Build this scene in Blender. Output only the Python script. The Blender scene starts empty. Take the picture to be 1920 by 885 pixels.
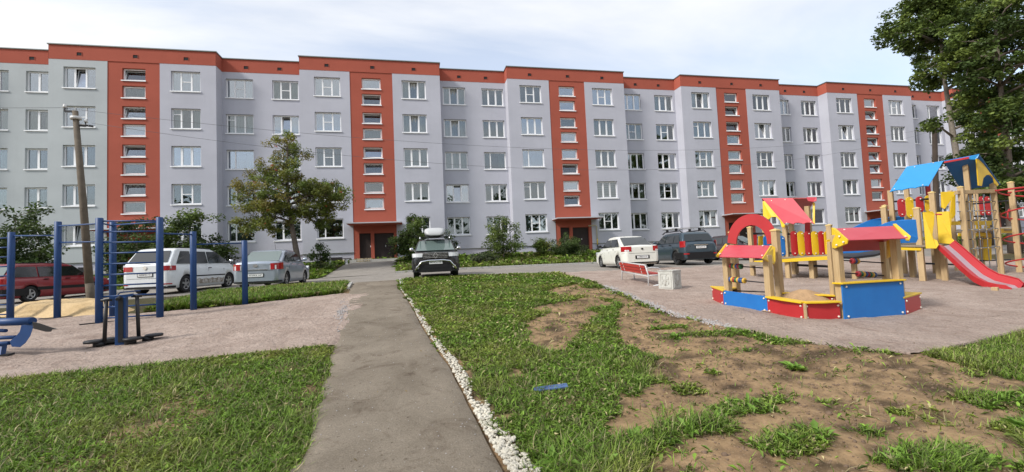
import bpy, bmesh, math, random
import numpy as np
from mathutils import Vector, Matrix
random.seed(7)
RNG = np.random.default_rng(11)
SC = bpy.context.scene
COL = SC.collection
R_ = math.radians

# ------------------------------------------------------------------ camera, sky, sun, exposure
CAM_Z = 1.65
FPX, PITCH, ROLL, YAW = 833.5, R_(2.971), R_(-2.503), R_(12.158)

def camera_axes():
    cy, sy = math.cos(YAW), math.sin(YAW)
    fw = np.array([sy, cy, 0.]); r = np.array([cy, -sy, 0.]); u = np.array([0, 0, 1.])
    f2 = fw*math.cos(PITCH)+u*math.sin(PITCH); u2 = -fw*math.sin(PITCH)+u*math.cos(PITCH)
    r3 = r*math.cos(ROLL)+u2*math.sin(ROLL); u3 = -r*math.sin(ROLL)+u2*math.cos(ROLL)
    return r3, u3, f2
AX_R, AX_U, AX_F = camera_axes()
cam_data = bpy.data.cameras.new('camera')
cam = bpy.data.objects.new('camera', cam_data)
COL.objects.link(cam)
cam_data.sensor_width = 36.0
cam_data.lens = 36.0*FPX/1920.0
cam_data.clip_end = 9000
cam_data.clip_start = 0.05
m = Matrix((AX_R.tolist(), AX_U.tolist(), (-AX_F).tolist())).transposed().to_4x4()
m.translation = Vector((0, 0, CAM_Z))
cam.matrix_world = m
SC.camera = cam

SUN_EL, SUN_AZ = R_(40), R_(-112)      # azimuth measured from +Y towards +X
world = bpy.data.worlds.new('World'); SC.world = world
world.use_nodes = True
wn, wl = world.node_tree.nodes, world.node_tree.links
wn.clear()
w_out = wn.new('ShaderNodeOutputWorld')
w_bg = wn.new('ShaderNodeBackground')
w_sky = wn.new('ShaderNodeTexSky')
w_sky.sky_type = 'NISHITA'; w_sky.sun_disc = False
w_sky.sun_elevation = SUN_EL; w_sky.sun_rotation = SUN_AZ
w_sky.air_density = 1.0; w_sky.dust_density = 1.2; w_sky.ozone_density = 1.2
w_tc = wn.new('ShaderNodeTexCoord')
w_sep = wn.new('ShaderNodeSeparateXYZ'); wl.new(w_tc.outputs['Generated'], w_sep.inputs[0])
# thin cloud sheet: the view direction meets a high horizontal layer
w_mz = wn.new('ShaderNodeMath'); w_mz.operation = 'MAXIMUM'; w_mz.inputs[1].default_value = 0.0
wl.new(w_sep.outputs['Z'], w_mz.inputs[0])
w_az = wn.new('ShaderNodeMath'); w_az.operation = 'ADD'; w_az.inputs[1].default_value = 0.16
wl.new(w_mz.outputs[0], w_az.inputs[0])
w_dx = wn.new('ShaderNodeMath'); w_dx.operation = 'DIVIDE'
w_dy = wn.new('ShaderNodeMath'); w_dy.operation = 'DIVIDE'
wl.new(w_sep.outputs['X'], w_dx.inputs[0]); wl.new(w_az.outputs[0], w_dx.inputs[1])
wl.new(w_sep.outputs['Y'], w_dy.inputs[0]); wl.new(w_az.outputs[0], w_dy.inputs[1])
w_cmb = wn.new('ShaderNodeCombineXYZ')
wl.new(w_dx.outputs[0], w_cmb.inputs['X']); wl.new(w_dy.outputs[0], w_cmb.inputs['Y'])
w_map = wn.new('ShaderNodeMapping'); wl.new(w_cmb.outputs[0], w_map.inputs['Vector'])
w_map.inputs['Rotation'].default_value = (0, 0, R_(25)); w_map.inputs['Scale'].default_value = (0.55, 1.25, 1)
w_map.inputs['Location'].default_value = (9.1, 5.5, 0)
w_no = wn.new('ShaderNodeTexNoise'); w_no.inputs['Scale'].default_value = 0.75
w_no.inputs['Detail'].default_value = 9; w_no.inputs['Roughness'].default_value = 0.56
w_no.inputs['Distortion'].default_value = 0.55
wl.new(w_map.outputs[0], w_no.inputs['Vector'])
w_ra = wn.new('ShaderNodeValToRGB')
w_ra.color_ramp.elements[0].position = 0.38; w_ra.color_ramp.elements[0].color = (0.40, 0.40, 0.40, 1)
w_ra.color_ramp.elements[1].position = 0.60; w_ra.color_ramp.elements[1].color = (0.97, 0.97, 0.97, 1)
wl.new(w_no.outputs['Fac'], w_ra.inputs['Fac'])
w_no2 = wn.new('ShaderNodeTexNoise'); w_no2.inputs['Scale'].default_value = 1.7; w_no2.inputs['Detail'].default_value = 6
wl.new(w_map.outputs[0], w_no2.inputs['Vector'])
w_cr = wn.new('ShaderNodeValToRGB')
w_cr.color_ramp.elements[0].position = 0.3; w_cr.color_ramp.elements[0].color = (6.0, 6.15, 6.4, 1)
w_cr.color_ramp.elements[1].position = 0.7; w_cr.color_ramp.elements[1].color = (7.2, 7.2, 7.2, 1)
wl.new(w_no2.outputs['Fac'], w_cr.inputs['Fac'])
w_mix = wn.new('ShaderNodeMixRGB')
wl.new(w_ra.outputs['Color'], w_mix.inputs['Fac'])
w_sc = wn.new('ShaderNodeVectorMath'); w_sc.operation = 'SCALE'; w_sc.inputs['Scale'].default_value = 1.5      # sky at 0.15, cloud at 0.10
wl.new(w_sky.outputs['Color'], w_sc.inputs[0]); wl.new(w_sc.outputs[0], w_mix.inputs['Color1'])
wl.new(w_cr.outputs['Color'], w_mix.inputs['Color2'])
w_bg.inputs['Strength'].default_value = 0.10
wl.new(w_mix.outputs['Color'], w_bg.inputs['Color'])
wl.new(w_bg.outputs[0], w_out.inputs['Surface'])

sun_data = bpy.data.lights.new('sun', 'SUN'); sun = bpy.data.objects.new('sun', sun_data); COL.objects.link(sun)
sun_data.energy = 2.2; sun_data.angle = R_(9); sun_data.color = (1.0, 0.96, 0.90)
sd = Vector((math.sin(SUN_AZ)*math.cos(SUN_EL), math.cos(SUN_AZ)*math.cos(SUN_EL), math.sin(SUN_EL)))
sun.rotation_euler = sd.to_track_quat('Z', 'Y').to_euler()
vs = SC.view_settings
vs.view_transform = 'Standard'; vs.look = 'None'; vs.gamma = 1.0; vs.use_curve_mapping = False
vs.exposure = 0.68
SC.cycles.max_bounces = 8; SC.cycles.transparent_max_bounces = 24
SC.cycles.use_denoising = True

# ------------------------------------------------------------------ helpers
def smooth(a, b, t):
    t = np.clip((t-a)/(b-a), 0, 1); return t*t*(3-2*t)
def gz(x, y):
    """height of the ground: rises gently from the viewer to the road, then a bank up to the house"""
    x = np.asarray(x, float); y = np.asarray(y, float)
    z = np.interp(y, [-400, 2.5, 4.0, 16.0, 18.0, 25, 27, 33, 36, 400], [0, 0, .04, .86, 1.0, 1.14, 1.25, 1.9, 2.0, 2.0])
    return z-smooth(6, 16, y)*(.018*np.clip(-x, 0, 25)+.006*np.clip(x, 0, 25))
def gzf(x, y): return float(gz(x, y))
def ray(px, py): return AX_F+AX_R*(px-960)/FPX-AX_U*(py-442.5)/FPX
def atd(px, py, depth):
    """survey point: sight line through a photo position, at a known depth"""
    p = ray(px, py)*depth; return Vector((p[0], p[1], p[2]+CAM_Z))
def atY(px, py, Y):
    d = ray(px, py); p = d*(Y/d[1]); return Vector((p[0], p[1], p[2]+CAM_Z))
def G(px, py):
    d = ray(px, py); t = np.linspace(.5, 90, 9000); p = d[None, :]*t[:, None]
    k = np.argmax(p[:, 2]+CAM_Z < gz(p[:, 0], p[:, 1])); return Vector((p[k, 0], p[k, 1], gzf(p[k, 0], p[k, 1])))

def vnoise(x, y, seed=0):
    xi = np.floor(x).astype(np.int64); yi = np.floor(y).astype(np.int64); xf = x-xi; yf = y-yi
    def h(a, b):
        n = (a*374761393+b*668265263+seed*974634541) & 0x7fffffff
        n = ((n ^ (n >> 13))*1274126177) & 0x7fffffff
        return ((n ^ (n >> 16)) & 0xffff)/65535.0
    u = xf*xf*(3-2*xf); v = yf*yf*(3-2*yf)
    return (h(xi, yi)*(1-u)+h(xi+1, yi)*u)*(1-v)+(h(xi, yi+1)*(1-u)+h(xi+1, yi+1)*u)*v
def fbm(x, y, oct=4, seed=0):
    x = np.asarray(x, float); y = np.asarray(y, float)
    s = 0; a = .5; t = 0
    for i in range(oct):
        s = s+a*vnoise(x*2**i+17*i, y*2**i-9*i, seed+i); t += a; a *= .55
    return s/t
def in_poly(x, y, poly):
    r = np.zeros(np.shape(x), bool); n = len(poly)
    for i in range(n):
        x1, y1 = poly[i][:2]; x2, y2 = poly[(i+1) % n][:2]
        c = ((y1 > y) != (y2 > y)) & (x < (x2-x1)*(y-y1)/((y2-y1) or 1e-9)+x1); r ^= c
    return r

class MB:
    """collects faces and links them as one mesh object"""
    def __init__(s): s.v = []; s.f = []; s.m = []; s.sm = []
    def quad(s, a, b, c, d, m=0): s.poly([a, b, c, d], m)
    def poly(s, pts, m=0, smooth=False):
        n = len(s.v); s.v += [tuple(p) for p in pts]; s.f.append(tuple(range(n, n+len(pts)))); s.m.append(m); s.sm.append(smooth)
    def box(s, x0, x1, y0, y1, z0, z1, m=0, mat=None):
        P = [Vector(p) for p in ((x0, y0, z0), (x1, y0, z0), (x1, y1, z0), (x0, y1, z0), (x0, y0, z1), (x1, y0, z1), (x1, y1, z1), (x0, y1, z1))]
        if mat is not None: P = [mat @ p for p in P]
        n = len(s.v); s.v += [tuple(p) for p in P]
        for f in ((0, 3, 2, 1), (4, 5, 6, 7), (0, 1, 5, 4), (1, 2, 6, 5), (2, 3, 7, 6), (3, 0, 4, 7)):
            s.f.append(tuple(n+i for i in f)); s.m.append(m); s.sm.append(False)
        return s
    def beam(s, a, b, w, h, m=0, up=(0, 0, 1)):
        """rectangular bar from a to b, w across, h along up"""
        a = Vector(a); b = Vector(b); d = (b-a); L = d.length; d.normalize(); u = Vector(up)
        sx = d.cross(u)
        if sx.length < 1e-4: sx = d.cross(Vector((1, 0, 0)))
        sx.normalize(); u = sx.cross(d)
        M = Matrix((sx, d, u)).transposed().to_4x4(); M.translation = a
        return s.box(-w/2, w/2, 0, L, -h/2, h/2, m, M)
    def tube(s, pts, r, n=8, m=0, caps=True, smooth=True):
        pts = [Vector(p) for p in pts]; rs = r if isinstance(r, (list, tuple)) else [r]*len(pts)
        base = len(s.v); prev = None
        for i, p in enumerate(pts):
            d = (pts[min(i+1, len(pts)-1)]-pts[max(i-1, 0)])
            d = d.normalized() if d.length > 1e-9 else Vector((0, 0, 1))
            if prev is None:
                a = d.orthogonal().normalized()
            else:
                a = (prev-d*prev.dot(d)); a = a.normalized() if a.length > 1e-6 else d.orthogonal().normalized()
            prev = a; b = d.cross(a)
            for k in range(n):
                t = 2*math.pi*k/n; s.v.append(tuple(p+(a*math.cos(t)+b*math.sin(t))*rs[i]))
        for i in range(len(pts)-1):
            for k in range(n):
                q = base+i*n; s.f.append((q+k, q+(k+1) % n, q+n+(k+1) % n, q+n+k)); s.m.append(m); s.sm.append(smooth)
        if caps:
            s.f.append(tuple(base+k for k in range(n))[::-1]); s.m.append(m); s.sm.append(False)
            q = base+(len(pts)-1)*n; s.f.append(tuple(q+k for k in range(n))); s.m.append(m); s.sm.append(False)
        return s
    def prism(s, outline, fn0, fn1, m=0, mside=None):
        """extrude a closed 2-D outline between two placements"""
        mside = m if mside is None else mside
        A = [tuple(fn0(*p)) for p in outline]; B = [tuple(fn1(*p)) for p in outline]
        n = len(s.v); k = len(A); s.v += A+B
        s.f.append(tuple(range(n+k-1, n-1, -1))); s.m.append(m); s.sm.append(False)
        s.f.append(tuple(range(n+k, n+2*k))); s.m.append(m); s.sm.append(False)
        for i in range(k):
            j = (i+1) % k; s.f.append((n+i, n+j, n+k+j, n+k+i)); s.m.append(mside); s.sm.append(False)
        return s
    def board(s, outline, o, ex, ez, th, m=0):
        """flat board: outline in (ex,ez) axes at o, thickness th along ex x ez"""
        o = Vector(o); ex = Vector(ex).normalized(); ez = Vector(ez).normalized(); ny = ex.cross(ez).normalized()
        return s.prism(outline, lambda a, b: o+ex*a+ez*b-ny*th/2, lambda a, b: o+ex*a+ez*b+ny*th/2, m)
    def ball(s, c, r, n=8, k=5, m=0):
        c = Vector(c); r = r if isinstance(r, (tuple, list)) else (r, r, r); base = len(s.v)
        for i in range(k+1):
            ph = math.pi*i/k
            for j in range(n):
                t = 2*math.pi*j/n; s.v.append((c.x+r[0]*math.sin(ph)*math.cos(t), c.y+r[1]*math.sin(ph)*math.sin(t), c.z+r[2]*math.cos(ph)))
        for i in range(k):
            for j in range(n):
                s.f.append((base+i*n+j, base+(i+1)*n+j, base+(i+1)*n+(j+1) % n, base+i*n+(j+1) % n)); s.m.append(m); s.sm.append(True)
        return s
    def mesh(s, name, mats):
        me = bpy.data.meshes.new(name); me.from_pydata(s.v, [], s.f)
        for t in (mats if isinstance(mats, (list, tuple)) else [mats]): me.materials.append(t)
        me.polygons.foreach_set('material_index', s.m); me.polygons.foreach_set('use_smooth', s.sm); me.update(); return me
    def build(s, name, mats, parent=None, bevel=0, fix=True):
        me = s.mesh(name, mats)
        if fix:
            bm = bmesh.new(); bm.from_mesh(me); bmesh.ops.remove_doubles(bm, verts=bm.verts, dist=1e-5)
            bmesh.ops.recalc_face_normals(bm, faces=bm.faces); bm.to_mesh(me); bm.free()
        o = link(name, me, parent)
        if bevel:
            b = o.modifiers.new('bevel', 'BEVEL'); b.width = bevel; b.segments = 2; b.limit_method = 'ANGLE'; b.angle_limit = R_(40)
        return o

def link(name, data, parent=None, loc=None, rz=None):
    o = bpy.data.objects.new(name, data); COL.objects.link(o)
    if parent is not None: o.parent = parent
    if loc is not None: o.location = loc
    if rz is not None: o.rotation_euler = (0, 0, rz)
    return o
def tag(o, label=None, cat=None, group=None, kind=None):
    if label: o['label'] = label
    if cat: o['category'] = cat
    if group: o['group'] = group
    if kind: o['kind'] = kind
    return o
def thing(name, loc, rz, label, cat, group=None):
    return tag(link(name, None, None, loc, rz), label, cat, group)
def copy_tree(o, parent=None):
    c = o.copy(); COL.objects.link(c); c.parent = parent
    for ch in list(o.children): copy_tree(ch, c)
    return c

def np_mesh(name, V, F, mats, parent=None, colors=None, smooth=False, cname='col'):
    """V (n,3), F (m,k) numpy"""
    me = bpy.data.meshes.new(name); k = F.shape[1]
    me.vertices.add(len(V)); me.vertices.foreach_set('co', V.astype(np.float32).ravel())
    me.loops.add(F.size); me.loops.foreach_set('vertex_index', F.astype(np.int32).ravel())
    me.polygons.add(len(F)); me.polygons.foreach_set('loop_start', np.arange(0, F.size, k, dtype=np.int32))
    if smooth: me.polygons.foreach_set('use_smooth', np.ones(len(F), bool))
    for t in (mats if isinstance(mats, (list, tuple)) else [mats]): me.materials.append(t)
    if colors is not None:
        a = me.color_attributes.new(cname, 'FLOAT_COLOR', 'POINT')
        a.data.foreach_set('color', np.concatenate([colors, np.ones((len(colors), 1))], 1).astype(np.float32).ravel())
    me.update(calc_edges=True); me.validate(); return link(name, me, parent)

# ------------------------------------------------------------------ materials
MATS = {}
def mat(name, color=(.5, .5, .5), rough=.6, metal=0., var=0.0, vscale=6.0, bump=0.0, bscale=40.0, coat=0.0, spec=.5, color2=None, c2scale=3.0, c2lo=.45, c2hi=.6, detail=6):
    if name in MATS: return MATS[name]
    t = bpy.data.materials.new(name); t.use_nodes = True; n, l = t.node_tree.nodes, t.node_tree.links
    b = n['Principled BSDF']; b.inputs['Base Color'].default_value = (*color, 1); b.inputs['Roughness'].default_value = rough
    b.inputs['Metallic'].default_value = metal; b.inputs['Coat Weight'].default_value = coat; b.inputs['Specular IOR Level'].default_value = spec
    tc = n.new('ShaderNodeTexCoord'); src = None
    if color2 is not None:
        no = n.new('ShaderNodeTexNoise'); no.inputs['Scale'].default_value = c2scale; no.inputs['Detail'].default_value = detail; no.inputs['Roughness'].default_value = .62
        l.new(tc.outputs['Object'], no.inputs['Vector'])
        ra = n.new('ShaderNodeValToRGB'); ra.color_ramp.elements[0].position = c2lo; ra.color_ramp.elements[1].position = c2hi
        ra.color_ramp.elements[0].color = (*color, 1); ra.color_ramp.elements[1].color = (*color2, 1)
        l.new(no.outputs['Fac'], ra.inputs['Fac']); src = ra.outputs['Color']; l.new(src, b.inputs['Base Color'])
    if var:
        no = n.new('ShaderNodeTexNoise'); no.inputs['Scale'].default_value = vscale; no.inputs['Detail'].default_value = detail; no.inputs['Roughness'].default_value = .65
        l.new(tc.outputs['Object'], no.inputs['Vector'])
        mr = n.new('ShaderNodeMapRange'); mr.inputs['From Min'].default_value = .25; mr.inputs['From Max'].default_value = .75
        mr.inputs['To Min'].default_value = 1-var; mr.inputs['To Max'].default_value = 1+var; l.new(no.outputs['Fac'], mr.inputs['Value'])
        mx = n.new('ShaderNodeVectorMath'); mx.operation = 'SCALE'
        if src: l.new(src, mx.inputs[0])
        else: mx.inputs[0].default_value = color
        l.new(mr.outputs[0], mx.inputs['Scale']); l.new(mx.outputs[0], b.inputs['Base Color'])
        mr2 = n.new('ShaderNodeMapRange'); mr2.inputs['To Min'].default_value = max(.02, rough-.12); mr2.inputs['To Max'].default_value = min(1, rough+.12)
        l.new(no.outputs['Fac'], mr2.inputs['Value']); l.new(mr2.outputs[0], b.inputs['Roughness'])
    if bump:
        no = n.new('ShaderNodeTexNoise'); no.inputs['Scale'].default_value = bscale; no.inputs['Detail'].default_value = 5
        l.new(tc.outputs['Object'], no.inputs['Vector'])
        bp = n.new('ShaderNodeBump'); bp.inputs['Strength'].default_value = bump; bp.inputs['Distance'].default_value = .02
        l.new(no.outputs['Fac'], bp.inputs['Height']); l.new(bp.outputs[0], b.inputs['Normal'])
    MATS[name] = t; return t
def streaky(name, c1, c2, scale, rough, amount=.5, wear=None, bump=.15):
    """long grain or run-down streaks along z, with faded wear spots"""
    t = bpy.data.materials.new(name); t.use_nodes = True; n, l = t.node_tree.nodes, t.node_tree.links
    b = n['Principled BSDF']; b.inputs['Roughness'].default_value = rough; tc = n.new('ShaderNodeTexCoord')
    mp = n.new('ShaderNodeMapping'); mp.inputs['Scale'].default_value = scale; l.new(tc.outputs['Object'], mp.inputs['Vector'])
    no = n.new('ShaderNodeTexNoise'); no.inputs['Scale'].default_value = 1; no.inputs['Detail'].default_value = 7; no.inputs['Roughness'].default_value = .65; l.new(mp.outputs[0], no.inputs['Vector'])
    ra = n.new('ShaderNodeValToRGB'); ra.color_ramp.elements[0].position = .5-amount/2; ra.color_ramp.elements[1].position = .5+amount/2
    ra.color_ramp.elements[0].color = (*c1, 1); ra.color_ramp.elements[1].color = (*c2, 1); l.new(no.outputs['Fac'], ra.inputs['Fac']); c = ra.outputs['Color']
    if wear is not None:
        n2 = n.new('ShaderNodeTexNoise'); n2.inputs['Scale'].default_value = 5; n2.inputs['Detail'].default_value = 9; n2.inputs['Roughness'].default_value = .75; l.new(tc.outputs['Object'], n2.inputs['Vector'])
        r2 = n.new('ShaderNodeValToRGB'); r2.color_ramp.elements[0].position = .60; r2.color_ramp.elements[1].position = .76; r2.color_ramp.elements[0].color = (0, 0, 0, 1); r2.color_ramp.elements[1].color = (.7, .7, .7, 1); l.new(n2.outputs['Fac'], r2.inputs['Fac'])
        mx = n.new('ShaderNodeMixRGB'); l.new(r2.outputs['Color'], mx.inputs['Fac']); l.new(c, mx.inputs['Color1']); mx.inputs['Color2'].default_value = (*wear, 1); c = mx.outputs[0]
    l.new(c, b.inputs['Base Color'])
    if bump:
        bp = n.new('ShaderNodeBump'); bp.inputs['Strength'].default_value = bump; bp.inputs['Distance'].default_value = .01; l.new(no.outputs['Fac'], bp.inputs['Height']); l.new(bp.outputs[0], b.inputs['Normal'])
    MATS[name] = t; return t
def glass(name, tint=(.75, .8, .8), refl=.16, rough=.01):
    if name in MATS: return MATS[name]
    t = bpy.data.materials.new(name); t.use_nodes = True; n, l = t.node_tree.nodes, t.node_tree.links
    n.remove(n['Principled BSDF']); out = n['Material Output']
    tr = n.new('ShaderNodeBsdfTransparent'); tr.inputs['Color'].default_value = (*tint, 1)
    gl = n.new('ShaderNodeBsdfGlossy'); gl.inputs['Roughness'].default_value = rough; gl.inputs['Color'].default_value = (.95, .97, 1, 1)
    fr = n.new('ShaderNodeFresnel'); fr.inputs['IOR'].default_value = 1.5
    ad = n.new('ShaderNodeMath'); ad.operation = 'ADD'; ad.inputs[1].default_value = refl; ad.use_clamp = True; l.new(fr.outputs[0], ad.inputs[0])
    mx = n.new('ShaderNodeMixShader'); l.new(ad.outputs[0], mx.inputs[0]); l.new(tr.outputs[0], mx.inputs[1]); l.new(gl.outputs[0], mx.inputs[2])
    l.new(mx.outputs[0], out.inputs['Surface']); MATS[name] = t; return t
def leaf_mat(name, rough=.5, trans=.35, gain=1.0):
    """foliage: colour from each leaf's own attribute, a little light through"""
    if name in MATS: return MATS[name]
    t = bpy.data.materials.new(name); t.use_nodes = True; n, l = t.node_tree.nodes, t.node_tree.links
    b = n['Principled BSDF']; b.inputs['Roughness'].default_value = rough; b.inputs['Specular IOR Level'].default_value = .35
    at = n.new('ShaderNodeAttribute'); at.attribute_name = 'col'
    l.new(at.outputs['Color'], b.inputs['Base Color'])
    tl = n.new('ShaderNodeBsdfTranslucent'); l.new(at.outputs['Color'], tl.inputs['Color'])
    mx = n.new('ShaderNodeMixShader'); mx.inputs[0].default_value = trans
    l.new(b.outputs[0], mx.inputs[1]); l.new(tl.outputs[0], mx.inputs[2]); l.new(mx.outputs[0], n['Material Output'].inputs['Surface'])
    MATS[name] = t; return t
def text(body, size, material, parent, M, name='lettering', ext=.001):
    cu = bpy.data.curves.new(name, 'FONT'); cu.body = body; cu.size = size; cu.extrude = ext; cu.align_x = 'CENTER'; cu.align_y = 'CENTER'
    cu.materials.append(material); o = link('tmp_text', cu); dg = bpy.context.evaluated_depsgraph_get(); me = bpy.data.meshes.new_from_object(o.evaluated_get(dg)); bpy.data.objects.remove(o); bpy.data.curves.remove(cu)
    o = link(name, me, parent); o.matrix_local = M; return o
# ------------------------------------------------------------------ ground, path, road, sand
PATH_C = [(1.0, .05, 1.62), (3.7, -.2, 1.57), (6.3, -.42, 1.6), (9.2, -.74, 1.56), (12.5, -1.06, 1.6), (15.5, -1.42, 1.62), (18.6, -1.62, 1.7)]   # y, centre x, width
_py = [p[0] for p in PATH_C]
def path_c(y): return np.interp(y, _py, [p[1] for p in PATH_C])
def path_w(y): return np.interp(y, _py, [p[2] for p in PATH_C])/2
def px_poly(pts): return [tuple(G(*p)[:2]) for p in pts]
DIRT = [px_poly(p) for p in (
    [(1075, 532), (1150, 545), (1180, 562), (1290, 600), (1450, 640), (1700, 666), (1780, 672), (1920, 705), (1920, 1010), (1200, 1010), (1200, 885), (1150, 830), (1120, 800), (1160, 755), (1245, 715), (1225, 668), (1165, 655), (1150, 600), (1165, 572), (1110, 556), (1050, 556), (1010, 548)],
    [(978, 605), (1030, 585), (1060, 568), (1110, 556), (1150, 572), (1110, 600), (1085, 632), (1075, 662), (1020, 655), (990, 640)],
    [(960, 688), (1010, 690), (1000, 705), (965, 702)], [(1000, 575), (1060, 566), (1050, 578), (1010, 584)])]
TUFTS = [(1325, 630, .95, .16, 1.0), (1255, 615, .5, .1, .9), (1395, 768, .42, .18, 1.0), (1300, 805, .5, .2, 1.5), (1490, 832, .46, .17, 1.1), (1495, 692, .11, .07, .9),
         (1850, 752, .34, .2, 1.6), (1760, 868, .62, .18, 1.2), (1905, 805, .3, .12, 1.0), (1200, 835, .35, .2, 1.4), (1130, 580, .5, .35, 1.0), (1230, 585, .16, .1, .7),
         (1290, 735, .26, .12, .8), (1630, 815, .13, .08, .8), (1548, 752, .12, .08, .6), (1455, 752, .2, .09, .8), (1690, 775, .1, .06, .6), (1830, 700, .2, .1, .6), (1120, 870, .5, .3, 1.4), (1340, 700, .1, .06, .5), (1405, 660, .12, .06, .5)]
TUFTS = [(*tuple(G(a, b)[:2]), rx*.85, ry*.62, h) for a, b, rx, ry, h in TUFTS]
GRASS_R = px_poly([(1722, 664), (1800, 645), (1920, 618), (2200, 575), (2300, 640), (1920, 712), (1790, 682)])
def sandR_near(x):
    return np.interp(x, [5.2, 5.45, 5.7, 5.95, 6.6, 7.6, 9.5, 12, 30], [8.6, 7.2, 6.4, 5.55, 5.02, 5.05, 5.4, 6.0, 7.0])
def sandR_left(y):
    return np.interp(y, [5, 5.5, 6.3, 7.2, 8.4, 11.2, 14.4, 17.4, 19], [6.6, 5.95, 5.65, 5.45, 5.25, 5.6, 6.0, 5.95, 6.1])
def sandL_near(x): return np.interp(x, [-30, -5.7, -5.2, -4.25, -3.2, -2.3, -1.3], [7.4, 7.7, 7.8, 7.9, 8.06, 8.2, 8.25])
def sandL_far(x): return np.interp(x, [-30, -11.2, -8.1, -6.6, -4.9, -3.6, -2.1], [15.6, 15.2, 14.2, 14.2, 14.35, 14.9, 15.4])
ROAD_N = lambda x: np.interp(x, [-60, -3.8, 2.7, 6, 12, 80], [18.2, 18.5, 18.9, 17.9, 17.6, 17.6])
ROAD_F = lambda x: np.interp(x, [-60, -5, 3.6, 80], [25.2, 25.2, 26.2, 27.0])

DARK = [(*tuple(G(a, b)[:2]), rx, ry) for a, b, rx, ry in ((1550, 668, .45, .22), (1490, 682, .35, .15), (1040, 615, .22, .3), (1290, 668, .3, .12), (1500, 800, .2, .06), (1590, 805, .12, .06), (1690, 800, .25, .08), (1210, 690, .25, .15), (1380, 725, .2, .08), (1680, 690, .35, .1), (1780, 730, .4, .1))]
def grass_mask(x, y):
    """how thickly grass grows at a spot (0..1), and its relative height"""
    x = np.asarray(x, float); y = np.asarray(y, float)
    e = (fbm(x*2.2, y*2.2, 3, 5)-.5)*.5; e2 = (fbm(x*6, y*6, 2, 8)-.5)*.25
    xe = x+e+e2; ye = y+e*.8-e2
    d = np.zeros(x.shape); h = np.ones(x.shape)
    pl = path_c(y)-path_w(y); pr = path_c(y)+path_w(y)
    left = (x < pl+.06+.5*e+.3*e2) & (y+e*1.1+e2*1.5 < sandL_near(x)+.08); d[left] = .85
    gw = np.interp(y, [3, 6, 11, 14, 17], [.20, .12, .11, .03, .0])
    right = (xe > pr+gw) & (x < 6.4) & (y < 18.8) & ((x < sandR_left(y)-.08+e) | (y < 4.8)); d[right] = .95
    n = fbm(x*1.1+40, y*1.1, 4, 3); d = d*np.clip(.55+(n-.36)*3.2, .25, 1.0)
    for p in DIRT:
        k = in_poly(xe, ye, p); d[k] = np.where(fbm(x[k]*5, y[k]*5, 3, 21) > .66, .10, .012)
    for a, b, rx, ry, hh in TUFTS:
        q = ((x-a)/rx)**2+((y-b)/(ry*2.0))**2+e2*4+e*1.6
        k = q < 1; d[k] = np.maximum(d[k], np.clip(1.1-q[k], .08, 1)); h[k] = hh
    k = in_poly(xe, ye, GRASS_R); d[k] = 1.0
    k = (x < path_c(y)-path_w(y)-.25) & (ye > sandL_far(x)+.05) & (y < ROAD_N(x)-.15); d[k] = .95
    k = (ye > ROAD_F(x)+.3) & (y < 36.2); d[k] = .9
    k = (x > 21+e*2) & (y > 13) & (y < 17.4); d[k] = .9
    return d, h

def ground_material():
    t = bpy.data.materials.new('soil'); t.use_nodes = True; n, l = t.node_tree.nodes, t.node_tree.links
    b = n['Principled BSDF']; b.inputs['Roughness'].default_value = .95; b.inputs['Specular IOR Level'].default_value = .2
    at = n.new('ShaderNodeAttribute'); at.attribute_name = 'col'; tc = n.new('ShaderNodeTexCoord')
    no = n.new('ShaderNodeTexNoise'); no.inputs['Scale'].default_value = 7; no.inputs['Detail'].default_value = 9; no.inputs['Roughness'].default_value = .72
    l.new(tc.outputs['Object'], no.inputs['Vector'])
    mr = n.new('ShaderNodeMapRange'); mr.inputs['From Min'].default_value = .28; mr.inputs['From Max'].default_value = .72; mr.inputs['To Min'].default_value = .45; mr.inputs['To Max'].default_value = 1.4
    l.new(no.outputs['Fac'], mr.inputs['Value'])
    sc = n.new('ShaderNodeVectorMath'); sc.operation = 'SCALE'; l.new(at.outputs['Color'], sc.inputs[0]); l.new(mr.outputs[0], sc.inputs['Scale'])
    # scattered dry straw and crumbs
    vo = n.new('ShaderNodeTexNoise'); vo.inputs['Scale'].default_value = 70; vo.inputs['Detail'].default_value = 4; l.new(tc.outputs['Object'], vo.inputs['Vector'])
    ra = n.new('ShaderNodeValToRGB'); ra.color_ramp.elements[0].position = .60; ra.color_ramp.elements[1].position = .68
    ra.color_ramp.elements[0].color = (0, 0, 0, 1); ra.color_ramp.elements[1].color = (.55, .55, .55, 1); l.new(vo.outputs['Fac'], ra.inputs['Fac'])
    mx = n.new('ShaderNodeMixRGB'); l.new(ra.outputs['Color'], mx.inputs['Fac']); l.new(sc.outputs[0], mx.inputs['Color1']); mx.inputs['Color2'].default_value = (.36, .28, .19, 1)
    l.new(mx.outputs[0], b.inputs['Base Color'])
    bp = n.new('ShaderNodeBump'); bp.inputs['Strength'].default_value = .7; bp.inputs['Distance'].default_value = .02; l.new(no.outputs['Fac'], bp.inputs['Height'])
    bp2 = n.new('ShaderNodeBump'); bp2.inputs['Strength'].default_value = .6; bp2.inputs['Distance'].default_value = .01; l.new(vo.outputs['Fac'], bp2.inputs['Height']); l.new(bp.outputs[0], bp2.inputs['Normal'])
    l.new(bp2.outputs[0], b.inputs['Normal']); return t

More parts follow.
